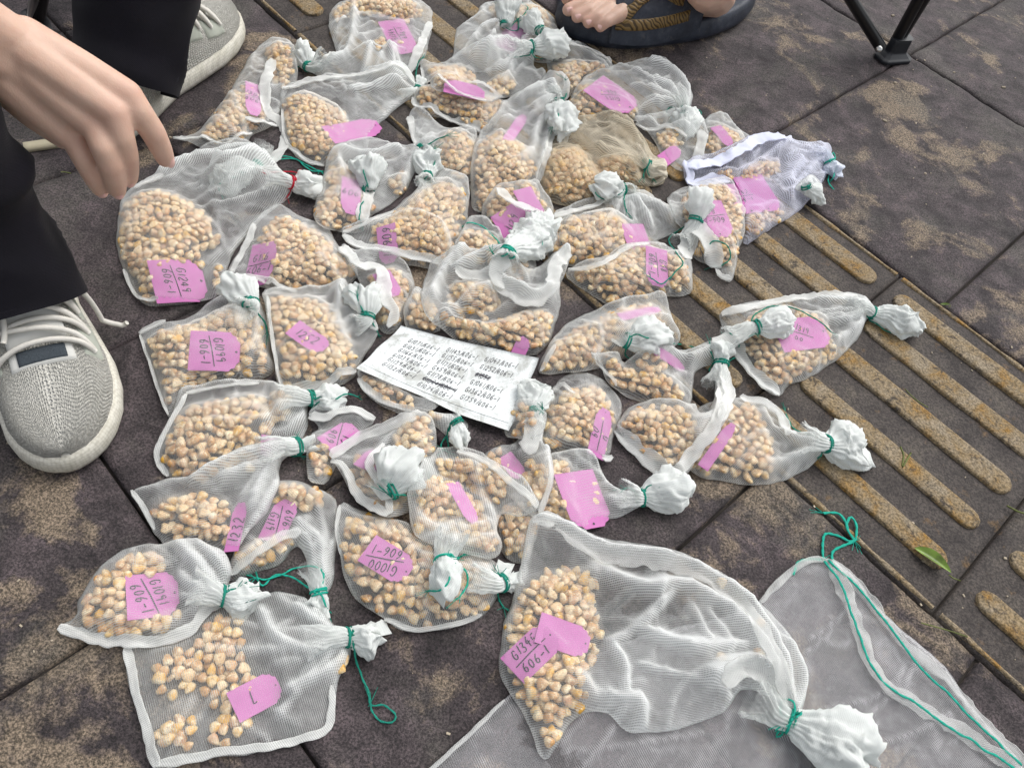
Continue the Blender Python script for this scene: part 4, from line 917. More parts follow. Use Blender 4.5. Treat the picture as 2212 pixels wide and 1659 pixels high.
B_('puffed central seed bag with bunched white collar and tuft tied in teal', [(910, 640), (918, 600), (948, 562), (1000, 543), (1060, 548), (1100, 545), (1112, 560), (1150, 588), (1192, 560), (1232, 548), (1222, 592), (1208, 622), (1212, 662), (1192, 722), (1162, 768), (1080, 764), (1000, 744), (948, 712), (918, 682)], corn=[[(940, 690), (1000, 690), (1060, 700), (1110, 680), (1170, 670), (1200, 690), (1180, 730), (1150, 758), (1080, 752), (1000, 735), (950, 712)], [(975, 620), (1030, 610), (1075, 640), (1060, 675), (990, 670)]], h=.022, puff=.03, yellow=.15, twine='teal', tie=((1098, 546), (1186, 482)), tw=1.3, tags=[((1130, 732), -60, 36, 30, [], 0, 'corner of a pink tag in the puffed central bag')], folds=[([(1098, 550), (1080, 600), (1050, 640), (960, 690)], .014, .006), ([(1230, 555), (1195, 580), (1190, 630), (1150, 660), (1110, 645), (1050, 610)], .018, .007), ([(1000, 550), (960, 590), (930, 650)], .012, .006), ([(1098, 550), (1040, 570), (980, 600)], .014, .006)], hems=[([(1230, 552), (1200, 570), (1196, 610), (1170, 645), (1130, 655), (1090, 630), (1040, 600), (985, 585)], 26, .7), ([(1095, 550), (1070, 590), (1090, 620)], 34, .7)],
   strings=[[(1090, 540), (1070, 515), (1045, 490), (1015, 480), (1000, 490)], [(1100, 540), (1130, 500), (1165, 480), (1190, 475), (1192, 500), (1170, 515)], [(1090, 552), (1070, 552), (1062, 545)]])
B_('full square seed bag with tag G1099 near the lower shoe', [(302, 725), (340, 700), (400, 690), (450, 660), (492, 638), (520, 622), (548, 632), (562, 652), (577, 690), (587, 750), (592, 802), (560, 822), (500, 832), (440, 842), (402, 852), (382, 882), (366, 904), (350, 862), (328, 802)], corn=[[(325, 735), (360, 715), (420, 700), (470, 675), (520, 660), (555, 680), (575, 740), (583, 795), (540, 815), (450, 835), (400, 845), (372, 890), (355, 850), (335, 790)]], h=.019, spacing=.0080, tie=((542, 662), (503, 628)), tw=1.25, tags=[((463, 756), 0, 108, 72, ['G1099', '606-1'], 82, 'pink tag reading G1099 in the full square bag')], hems=[([(303, 724), (330, 706), (360, 698)], 16, .4), ([(303, 726), (325, 790), (345, 850), (364, 900)], 7, .7)], folds=[([(555, 665), (555, 740), (540, 800)], .006, .003)], strings=[[(545, 660), (540, 648), (552, 644), (548, 660)], [(550, 668), (562, 685), (572, 700), (576, 718)]])
B_('full seed bag with dim purple tag, neck draped over the wide white band', [(576, 640), (640, 634), (690, 634), (736, 611), (762, 640), (802, 688), (817, 720), (802, 752), (782, 782), (772, 812), (740, 832), (690, 838), (640, 852), (618, 862), (600, 832), (588, 760), (578, 690)], corn=[[(582, 650), (640, 645), (690, 650), (720, 680), (750, 730), (765, 790), (740, 822), (690, 828), (630, 835), (605, 810), (592, 740)]], h=.020, spacing=.0078, tie=((793, 682), (788, 632)), tw=1.1, tags=[((668, 728), 32, 85, 40, ['1252'], 30, 'dim purple pink tag beneath a full bag of corn')], hems=[([(578, 642), (590, 740), (602, 815), (618, 858)], 8, .7), ([(618, 858), (650, 842), (700, 836), (770, 808)], 16, .6), ([(735, 615), (770, 650), (800, 690), (814, 720)], 18, .5)], folds=[([(736, 615), (730, 680), (745, 740)], .008, .004), ([(800, 695), (760, 690), (730, 720)], .010, .005)], strings=[[(790, 680), (775, 655), (772, 640)], [(800, 690), (812, 712), (818, 725)]])
B_('seed bag with notched tag end, its tuft tied with loose twine', [(338, 990), (353, 930), (384, 880), (400, 850), (450, 840), (520, 828), (570, 833), (610, 838), (650, 856), (672, 866), (668, 882), (664, 920), (655, 950), (630, 968), (600, 1012), (560, 1042), (480, 1062), (400, 1052), (358, 1022)], corn=[[(352, 990), (368, 935), (400, 890), (450, 870), (510, 860), (560, 855), (575, 885), (585, 930), (570, 970), (520, 990), (450, 1030), (390, 1030)], rect(590, 835, 622, 915)], h=.019, spacing=.0082, tie=((672, 868), (738, 856)), tw=1.15, tags=[((592, 946), 0, 62, 40, [], 0, 'notched end of a pink tag by a dark green tie')], hems=[([(402, 852), (386, 885), (352, 945), (340, 992), (365, 1030)], 13, .8), ([(402, 850), (470, 838), (560, 830)], 9, .6)], folds=[([(668, 870), (620, 880), (570, 920)], .009, .004), ([(668, 872), (640, 910), (600, 950)], .009, .004)], strings=[[(680, 862), (700, 855), (725, 862), (745, 852), (772, 856)], [(676, 872), (672, 890), (690, 868), (715, 880)]])
B_('seed bag with a tag lettered 606-1, its white neck trailing down to a teal loop', [(500, 1100), (560, 1050), (620, 1038), (680, 1053), (727, 1085), (727, 1150), (724, 1220), (717, 1262), (702, 1282), (676, 1282), (664, 1222), (642, 1182), (600, 1222), (550, 1238), (500, 1253), (494, 1225), (510, 1180)], corn=[[(600, 1060), (640, 1048), (690, 1065), (705, 1090), (660, 1100), (610, 1090)], [(500, 1220), (530, 1190), (590, 1165), (640, 1160), (632, 1185), (590, 1215), (540, 1230)]], h=.014, puff=.016, twine='teal', tie=((689, 1284), (690, 1326)), tw=.95, tags=[((602, 1112), -62, 95, 52, ['606-1', 'G119'], 110, 'pink tag lettered 606-1 in the bag with the trailing neck')], folds=[([(520, 1220), (580, 1170), (640, 1150), (670, 1180), (685, 1250)], .010, .005), ([(640, 1130), (690, 1170), (700, 1240)], .010, .005)], hems=[([(500, 1245), (545, 1205), (600, 1165), (650, 1150)], 18, .6)], strings=[[(692, 1270), (700, 1240), (680, 1225), (645, 1225), (605, 1240), (570, 1250), (552, 1248)], [(695, 1288), (700, 1305), (708, 1318)], [(605, 1238), (570, 1262), (558, 1256)]])
B_('seed bag with thin tag marked 1232 and a single stray kernel above', [(284, 1062), (330, 1045), (400, 1042), (442, 1010), (482, 988), (540, 965), (600, 955), (642, 950), (646, 978), (612, 1002), (602, 1052), (582, 1102), (542, 1152), (512, 1192), (470, 1194), (420, 1188), (370, 1183), (348, 1172), (318, 1112)], corn=[[(332, 1105), (370, 1080), (430, 1072), (480, 1080), (498, 1110), (495, 1160), (480, 1185), (420, 1178), (360, 1168)]], h=.015, puff=.018, spacing=.0079, tie=((638, 964), (668, 962)), tw=1.25, tags=[((508, 1128), -78, 108, 32, ['1232'], -75, 'thin pink tag marked 1232')], hems=[([(286, 1062), (312, 1100), (335, 1145)], 12, .6)], folds=[([(640, 962), (560, 985), (470, 1000), (420, 1040)], .012, .005), ([(638, 965), (580, 1020), (540, 1090)], .009, .005), ([(600, 1040), (560, 1110), (515, 1180)], .010, .004), ([(640, 965), (560, 1010), (480, 1040)], .009, .005)], kern=[(541, 1016)], strings=[[(632, 955), (628, 945), (640, 942)], [(640, 972), (628, 985), (648, 985)]])
B_('flat seed bag with scattered corn and white border, outermost at the corner of the pile', [(270, 1396), (300, 1390), (380, 1385), (450, 1330), (500, 1300), (560, 1290), (600, 1280), (660, 1298), (712, 1340), (750, 1378), (758, 1400), (752, 1430), (727, 1470), (720, 1540), (712, 1582), (640, 1608), (560, 1624), (480, 1634), (400, 1650), (338, 1660), (318, 1600), (288, 1500)], corn=[[(420, 1400), (450, 1350), (490, 1330), (520, 1345), (535, 1400), (525, 1440), (560, 1460), (555, 1510), (500, 1540), (470, 1530), (460, 1490), (400, 1500), (355, 1490), (340, 1440), (360, 1410)], [(340, 1590), (370, 1550), (400, 1555), (440, 1570), (500, 1550), (535, 1570), (500, 1600), (440, 1600), (400, 1620)]], h=.009, puff=.009, spacing=.0076, tie=((755, 1382), (828, 1378)), tw=1.15, dens0=1.05, tags=[((552, 1498), -30, 112, 66, ['L'], -30, 'scallop ended pink tag in the flat bag at the corner of the pile')], hems=[([(275, 1396), (285, 1440), (298, 1510), (320, 1590), (340, 1655)], 22, .75), ([(340, 1652), (420, 1636), (500, 1622), (600, 1610), (700, 1578), (715, 1540), (718, 1480)], 18, .85)], folds=[([(755, 1385), (690, 1410), (600, 1380), (560, 1310)], .010, .004), ([(755, 1385), (700, 1350), (640, 1310)], .010, .004), ([(755, 1390), (720, 1440), (600, 1500)], .008, .004)], kern=[(735, 1440), (742, 1425), (355, 1600)], strings=[[(762, 1395), (775, 1440), (795, 1490), (800, 1520), (830, 1520), (852, 1540), (848, 1560), (820, 1558), (802, 1532), (800, 1515)]])
B_('seed bag with tag G1091 above a broad curled white seam', [(168, 1330), (174, 1300), (200, 1250), (235, 1210), (270, 1188), (312, 1180), (360, 1183), (400, 1164), (442, 1172), (482, 1198), (500, 1230), (498, 1262), (488, 1290), (482, 1304), (450, 1318), (430, 1350), (400, 1375), (340, 1392), (280, 1396), (200, 1372), (126, 1357), (145, 1348)], corn=[[(178, 1335), (195, 1280), (235, 1225), (280, 1200), (340, 1200), (355, 1230), (320, 1270), (300, 1310), (330, 1330), (380, 1320), (370, 1355), (300, 1370), (220, 1365)]], h=.015, puff=.022, spacing=.0079, tie=((486, 1294), (552, 1292)), tw=1.25, tags=[((325, 1276), -12, 110, 92, ['G1091', '606-1'], 62, 'pink tag reading G1091 above the curled seam')], hems=[([(128, 1354), (185, 1376), (280, 1388), (350, 1388), (410, 1362), (450, 1322), (482, 1296)], 26, .85)], folds=[([(486, 1294), (440, 1240), (390, 1180)], .012, .006), ([(486, 1294), (420, 1270), (370, 1230)], .010, .005), ([(480, 1290), (490, 1240), (440, 1180)], .010, .005)], kern=[(345, 1330), (330, 1350)], strings=[[(480, 1288), (478, 1305), (500, 1312), (515, 1308)], [(490, 1286), (500, 1275), (512, 1272)]])
# --- lower middle
B_('dark gauze tuft and twine sticking out from beneath the written card', [(880, 880), (940, 890), (990, 900), (1012, 925), (990, 960), (950, 930)], puff=.010, corn=[rect(895, 885, 955, 915)], h=.010, tie=((985, 915), (1000, 965)), tw=.9, strings=[[(975, 920), (962, 945), (950, 965), (965, 975)], [(975, 915), (965, 935), (968, 965), (955, 972)]])
B_('bag corner with white seam showing under the written card', [(770, 815), (800, 800), (900, 850), (950, 880), (890, 902), (850, 890), (800, 860)], corn=[[(785, 818), (830, 825), (890, 870), (860, 878), (810, 850)]], h=.012, hems=[([(772, 820), (800, 850), (850, 878), (900, 898)], 14, .6)])
B_('seed bag with corn darker than its neighbours, wedged by the big empty neck', [(1072, 1110), (1100, 1085), (1142, 1090), (1162, 1130), (1152, 1180), (1132, 1217), (1090, 1203), (1068, 1160)], corn=[[(1078, 1112), (1110, 1092), (1140, 1098), (1152, 1140), (1140, 1185), (1110, 1198), (1085, 1180)]], h=.017, yellow=.5)
B_('round seed bag with tag G1000 lying between the two lowest bags', [(726, 1150), (733, 1093), (760, 1098), (820, 1113), (880, 1128), (930, 1168), (1000, 1188), (1060, 1208), (1082, 1235), (1082, 1262), (1072, 1292), (1040, 1332), (980, 1352), (890, 1366), (830, 1343), (770, 1293), (738, 1230)], corn=[[(738, 1160), (770, 1120), (830, 1125), (880, 1140), (930, 1180), (1000, 1205), (1060, 1225), (1070, 1270), (1035, 1315), (960, 1335), (880, 1340), (820, 1315), (765, 1270), (745, 1220)]], h=.017, spacing=.0084, tie=((1079, 1262), (1106, 1240)), tw=1.2, tags=[((838, 1210), 32, 108, 66, ['G1000', '606-1'], 195, 'pink tag reading G1000 upside down in the round bag')], hems=[([(735, 1096), (728, 1140), (735, 1200)], 8, .6), ([(830, 1340), (890, 1362), (980, 1350), (1040, 1330)], 10, .6)], strings=[[(1078, 1270), (1078, 1295), (1090, 1315)], [(1080, 1255), (1080, 1245)]])
B_('small seed bag with ruffled white mouth and tag 606 by the loose twine', [(666, 1042), (664, 990), (675, 950), (690, 930), (666, 905), (700, 884), (740, 888), (780, 888), (810, 910), (782, 932), (742, 960), (727, 1000), (702, 1053)], corn=[[(672, 1030), (675, 975), (695, 945), (720, 950), (730, 975), (712, 1020), (690, 1045)]], h=.015, tags=[((736, 930), -38, 82, 50, ['606', 'G1'], -70, 'pink tag lettered 606 under a ruffled white mouth')], hems=[([(667, 905), (705, 905), (725, 890), (770, 890), (808, 910)], 20, .85)])
B_('seed bag with curling white seam and a large round tuft lying on it', [(713, 1000), (725, 978), (760, 950), (830, 920), (902, 893), (937, 915), (940, 980), (932, 1042), (902, 1092), (860, 1122), (810, 1112), (768, 1082), (743, 1040)], corn=[[(848, 960), (870, 920), (905, 908), (928, 930), (928, 985), (890, 990), (860, 985)], [(760, 1030), (775, 985), (810, 975), (850, 1000), (890, 1050), (870, 1100), (830, 1108), (785, 1080)]], h=.016, tie=((842, 1062), (885, 1008)), tw=1.55, tags=[((795, 985), -50, 52, 34, [], 0, 'pale pink tag in the bag with the large round tuft'), ((830, 990), -60, 66, 22, [], 0, 'narrow pink tag leaning against the large round tuft')], hems=[([(715, 1002), (740, 1005), (755, 1035), (775, 1075), (835, 1108), (838, 1070), (808, 1030), (800, 1000), (830, 965)], 18, .9), ([(718, 990), (770, 950), (840, 925), (900, 905)], 24, .5)], folds=[([(800, 1000), (840, 950), (900, 900)], .008, .004)], strings=[[(845, 1065), (870, 1070), (900, 1068), (922, 1050), (925, 1030)], [(840, 1058), (848, 1075), (838, 1065)]])
B_('seed bag full of pale corn with a tag standing at its side', [(1163, 982), (1168, 900), (1188, 850), (1220, 813), (1270, 808), (1312, 828), (1337, 860), (1340, 900), (1322, 962), (1302, 992), (1260, 988), (1210, 978)], corn=[[(1172, 970), (1178, 905), (1200, 865), (1240, 845), (1290, 840), (1318, 880), (1315, 940), (1280, 980), (1220, 965)]], h=.017, puff=.012, tags=[((1302, 925), -78, 92, 40, ['G', '09'], 105, 'pink tag at the side of the bag of pale corn')], hems=[([(1190, 850), (1215, 835), (1240, 850)], 10, .4)])
B_('seed bag with large blank pink tag and tuft lying straight out on bare slabs', [(1158, 1080), (1168, 1000), (1210, 984), (1260, 980), (1292, 1008), (1322, 1048), (1380, 1066), (1388, 1078), (1380, 1097), (1332, 1117), (1280, 1127), (1262, 1153), (1230, 1145), (1170, 1125)], corn=[[(1166, 1085), (1172, 1020), (1210, 1000), (1230, 1010), (1240, 1050), (1250, 1100), (1255, 1140), (1220, 1135), (1172, 1115)]], h=.017, tie=((1383, 1077), (1480, 1062)), tw=1.25, tags=[((1268, 1066), 66, 128, 90, [], 0, 'large blank pink tag with scalloped ends in the bag by bare slabs')], kern=[(1281, 1045), (1284, 1062), (1282, 1085)], folds=[([(1383, 1077), (1330, 1080), (1240, 1075)], .008, .004)], hems=[([(1298, 988), (1310, 995), (1322, 990)], 14, .8)], strings=[[(1385, 1070), (1395, 1055), (1410, 1048), (1430, 1052)], [(1380, 1070), (1365, 1058), (1350, 1056)]])
B_('seed bag with upright white neck tied beside the written card', [(1046, 992), (1075, 964), (1112, 958), (1132, 922), (1146, 890), (1168, 890), (1168, 960), (1188, 985), (1198, 1020), (1182, 1082), (1162, 1122), (1130, 1103), (1078, 1052)], corn=[[(1052, 990), (1080, 972), (1095, 985), (1085, 1005), (1065, 1005)], [(1140, 1010), (1175, 1000), (1185, 1040), (1165, 1095), (1140, 1075)]], h=.015, puff=.016, tie=((1157, 890), (1162, 828)), tw=1.0, tags=[((1112, 992), 50, 60, 34, [], 0, 'pink tag glimpsed beneath the upright white neck')], folds=[([(1157, 892), (1150, 950), (1120, 1000)], .012, .005), ([(1160, 892), (1175, 960), (1180, 1050)], .012, .005)], hems=[([(1157, 895), (1150, 940), (1135, 980)], 34, .6), ([(1185, 990), (1190, 1040), (1170, 1100), (1162, 1120)], 12, .5)], strings=[[(1160, 888), (1175, 888), (1172, 880)]])
B_('seed bag hidden behind the upright neck next to the card', [(1088, 930), (1110, 880), (1150, 865), (1172, 890), (1170, 940), (1130, 960), (1098, 952)], corn=[[(1095, 925), (1115, 890), (1145, 880), (1160, 910), (1135, 945), (1105, 945)]], h=.013)
B_('big rumpled seed bag with tag on edge and tuft folded down over the round bag', [(878, 1102), (884, 1060), (928, 990), (980, 973), (1040, 983), (1102, 1018), (1152, 1068), (1163, 1100), (1132, 1118), (1085, 1112), (1072, 1140), (1081, 1180), (1072, 1213), (1020, 1205), (960, 1190), (898, 1162)], corn=[[(888, 1100), (900, 1065), (940, 1040), (985, 1045), (1030, 1080), (1045, 1120), (1070, 1170), (1060, 1205), (1010, 1180), (960, 1140), (905, 1145)], [(940, 1010), (1000, 990), (1060, 1010), (1095, 1050), (1060, 1090), (1040, 1060), (980, 1030)]], h=.018, puff=.022, tie=((960, 1216), (968, 1290)), tw=1.3, twine='teal', tags=[((1002, 1080), 62, 105, 32, [], 0, 'long narrow pink tag on edge in the big rumpled bag')], hems=[([(985, 978), (1040, 995), (1090, 1030), (1158, 1102)], 15, .6)], folds=[([(960, 1212), (940, 1170), (980, 1150)], .010, .005), ([(880, 1100), (930, 1150), (1040, 1130)], .008, .004), ([(960, 1214), (990, 1160), (1050, 1140)], .012, .005), ([(1020, 1020), (1040, 1080), (1075, 1150)], .008, .004)], strings=[[(975, 1210), (990, 1205), (998, 1200)], [(968, 1222), (970, 1250), (950, 1275), (928, 1275)], [(980, 1215), (1005, 1235), (1010, 1260), (995, 1290)], [(948, 1225), (945, 1208), (965, 1205)]])
# --- right middle
B_('seed bag with tag G1319 on the tactile bars, tuft stretched far out', [(1553, 682), (1590, 660), (1660, 648), (1750, 638), (1830, 633), (1868, 642), (1888, 668), (1884, 684), (1868, 694), (1860, 722), (1830, 757), (1790, 792), (1740, 822), (1702, 832), (1682, 858), (1640, 832), (1600, 782), (1572, 732)], corn=[[(1592, 740), (1600, 700), (1650, 670), (1720, 670), (1780, 700), (1800, 745), (1790, 775), (1730, 815), (1670, 825), (1625, 795)]], h=.017, spacing=.0082, puff=.018, tie=((1880, 677), (1984, 708)), tw=1.1, tags=[((1732, 722), -8, 110, 62, ['G1319', 'oo'], 22, 'rounded pink tag reading G1319 under stray kernels')], hems=[([(1556, 684), (1600, 668), (1680, 652), (1770, 642), (1850, 642)], 16, .7), ([(1580, 745), (1610, 795), (1645, 830), (1682, 856)], 20, .85)], folds=[([(1880, 677), (1830, 660), (1760, 655)], .012, .005), ([(1880, 680), (1850, 710), (1800, 740)], .010, .005), ([(1875, 682), (1810, 700), (1760, 690)], .008, .004)], kern=[(1700, 728), (1765, 730), (1795, 770), (1780, 778)], strings=[[(1878, 690), (1895, 700), (1915, 715), (1940, 720), (1975, 718), (1982, 705)], [(1874, 684), (1890, 692)]])
B_('seed bag with golden corn on the bars, ending in a large white tuft', [(1478, 1000), (1490, 920), (1510, 880), (1560, 862), (1600, 858), (1660, 868), (1692, 905), (1712, 936), (1750, 938), (1782, 948), (1786, 962), (1780, 978), (1742, 1012), (1690, 1042), (1620, 1048), (1550, 1038), (1500, 1026)], corn=[[(1488, 1005), (1500, 940), (1540, 890), (1600, 870), (1640, 890), (1660, 940), (1680, 975), (1640, 1030), (1560, 1035), (1505, 1020)]], h=.018, yellow=.25, spacing=.0082, puff=.018, tie=((1781, 958), (1862, 968)), tw=1.4, tags=[((1552, 962), -55, 95, 26, [], 0, 'pink tag on edge among golden corn')], hems=[([(1595, 862), (1650, 872), (1685, 905), (1700, 940)], 18, .6)], folds=[([(1781, 958), (1720, 960), (1660, 930), (1640, 880)], .012, .005), ([(1781, 962), (1720, 990), (1650, 1010)], .010, .005), ([(1781, 955), (1730, 940), (1690, 950)], .010, .005)], strings=[[(1780, 970), (1772, 985), (1768, 990)], [(1720, 930), (1705, 910), (1695, 888)]])
B_('seed bag with corn behind a lone kernel bubble and crumpled tuft lying on top', [(1163, 812), (1173, 770), (1208, 720), (1260, 680), (1330, 658), (1400, 643), (1432, 648), (1452, 690), (1468, 730), (1442, 762), (1380, 774), (1312, 784), (1290, 802), (1240, 809)], corn=[[(1178, 795), (1195, 755), (1240, 715), (1300, 685), (1370, 662), (1420, 665), (1430, 705), (1400, 745), (1330, 770), (1280, 792), (1210, 800)]], h=.019, yellow=.35, spacing=.0078, tie=((1352, 742), (1428, 748)), tw=1.25, tags=[((1384, 672), -18, 95, 20, [], 0, 'sliver of pink tag under the crumpled tuft')], folds=[([(1260, 690), (1290, 740), (1280, 795)], .006, .003), ([(1350, 745), (1380, 705), (1440, 690)], .010, .005)], hems=[([(1165, 810), (1180, 780), (1200, 745)], 8, .5)], kern=[(1420, 704)], strings=[[(1350, 735), (1370, 722), (1400, 730), (1440, 740), (1475, 745), (1482, 748)], [(1352, 748), (1350, 765), (1362, 775)]])
B_('seed bag whose neck reaches across another bag to a short tuft on it', [(1274, 764), (1330, 776), (1400, 776), (1480, 760), (1540, 735), (1600, 712), (1632, 704), (1634, 716), (1600, 740), (1548, 784), (1504, 802), (1494, 862), (1472, 888), (1420, 874), (1360, 864), (1318, 838), (1288, 797)], corn=[[(1300, 790), (1340, 785), (1420, 788), (1435, 810), (1470, 840), (1475, 872), (1420, 866), (1360, 855), (1325, 832)]], h=.018, yellow=.35, spacing=.008, tie=((1633, 708), (1698, 704)), tw=1.15, tags=[((1450, 770), 5, 85, 14, [], 0, 'edge of a pink tag in the bag whose neck crosses another')], folds=[([(1633, 708), (1560, 745), (1460, 790)], .012, .006), ([(1630, 710), (1540, 760), (1430, 785)], .010, .005)], hems=[([(1630, 710), (1590, 725), (1545, 745)], 34, .7), ([(1276, 765), (1295, 800), (1330, 838)], 8, .6)], strings=[[(1628, 700), (1625, 685), (1650, 668), (1690, 660), (1730, 672), (1770, 695), (1800, 720)], [(1630, 715), (1632, 722)]])
B_('seed bag of pale corn with wide white neck running up to a looped tie', [(1328, 926), (1356, 888), (1420, 870), (1484, 878), (1512, 905), (1535, 880), (1548, 820), (1556, 792), (1572, 800), (1578, 850), (1560, 920), (1510, 975), (1478, 1034), (1430, 1024), (1380, 984), (1343, 948)], corn=[[(1350, 920), (1370, 890), (1430, 878), (1480, 888), (1505, 920), (1490, 960), (1455, 1000), (1410, 985), (1370, 955)]], h=.018, spacing=.008, tie=((1556, 790), (1562, 738)), tw=1.2, hems=[([(1330, 930), (1375, 975), (1420, 1015), (1455, 1024), (1490, 985), (1530, 940), (1555, 880), (1562, 810)], 26, .8), ([(1562, 800), (1572, 850), (1555, 910)], 22, .6)], folds=[([(1556, 795), (1540, 880), (1490, 950)], .012, .006)], strings=[[(1545, 780), (1535, 760), (1532, 742)], [(1560, 785), (1590, 770), (1596, 745), (1580, 722), (1562, 720)], [(1550, 795), (1540, 805), (1530, 800), (1538, 790)]])
# --- lowest
B_('very long seed bag with tag G1345 and a long empty white neck', [(1078, 1440), (1083, 1370), (1103, 1300), (1123, 1230), (1138, 1160), (1148, 1124), (1190, 1118), (1230, 1138), (1300, 1163), (1400, 1178), (1480, 1198), (1560, 1238), (1620, 1288), (1672, 1330), (1722, 1400), (1744, 1460), (1737, 1512), (1722, 1556), (1700, 1562), (1688, 1548), (1660, 1510), (1600, 1492), (1560, 1542), (1480, 1572), (1400, 1582), (1350, 1582), (1310, 1542), (1260, 1540), (1230, 1562), (1212, 1592), (1186, 1642), (1163, 1622), (1128, 1540), (1088, 1480)], corn=[[(1180, 1238), (1230, 1232), (1288, 1245), (1275, 1290), (1300, 1345), (1290, 1385), (1278, 1430), (1270, 1470), (1272, 1530), (1225, 1575), (1200, 1620), (1165, 1592), (1115, 1505), (1090, 1430), (1105, 1340), (1135, 1275)]], h=.017, puff=.024, spacing=.0080, twine='teal', tie=((1703, 1558), (1862, 1648)), tw=1.6, tags=[((1218, 1372), 18, 118, 66, [], 0, 'blank pink tag lying over tag G1345'), ((1152, 1404), -42, 112, 76, ['G1345', '606-1'], -40, 'pink tag reading G1345 in the very long bag')],
   hems=[([(1150, 1126), (1180, 1128), (1200, 1135)], 30, .5), ([(1200, 1140), (1300, 1200), (1420, 1210), (1520, 1250), (1600, 1310), (1650, 1380), (1690, 1460), (1705, 1540)], 34, .35), ([(1560, 1470), (1620, 1440), (1670, 1480), (1700, 1550)], 40, .45)], folds=[([(1160, 1130), (1300, 1190), (1450, 1220), (1580, 1290), (1660, 1390), (1705, 1550)], .016, .007), ([(1280, 1240), (1380, 1290), (1450, 1280), (1560, 1330), (1640, 1420), (1705, 1550)], .016, .008), ([(1310, 1395), (1360, 1370), (1440, 1290)], .010, .004), ([(1310, 1395), (1340, 1460), (1340, 1540)], .010, .004), ([(1520, 1470), (1580, 1440), (1640, 1450), (1700, 1545)], .016, .007), ([(1250, 1470), (1300, 1510), (1370, 1520), (1380, 1570)], .012, .006), ([(1360, 1370), (1480, 1410), (1600, 1400)], .010, .005), ([(1150, 1128), (1130, 1230), (1090, 1380)], .006, .003), ([(1703, 1555), (1730, 1480), (1700, 1390)], .012, .005)], kern=[(1642, 1345), (1560, 1418), (1640, 1410), (1560, 1258), (1272, 1255), (1240, 1268), (1265, 1275), (1285, 1262)],
   strings=[[(1690, 1545), (1688, 1515), (1700, 1508), (1716, 1520), (1715, 1545), (1700, 1558)], [(1700, 1568), (1690, 1585), (1676, 1590), (1680, 1582), (1702, 1562)], [(1735, 1542), (1722, 1548)]])

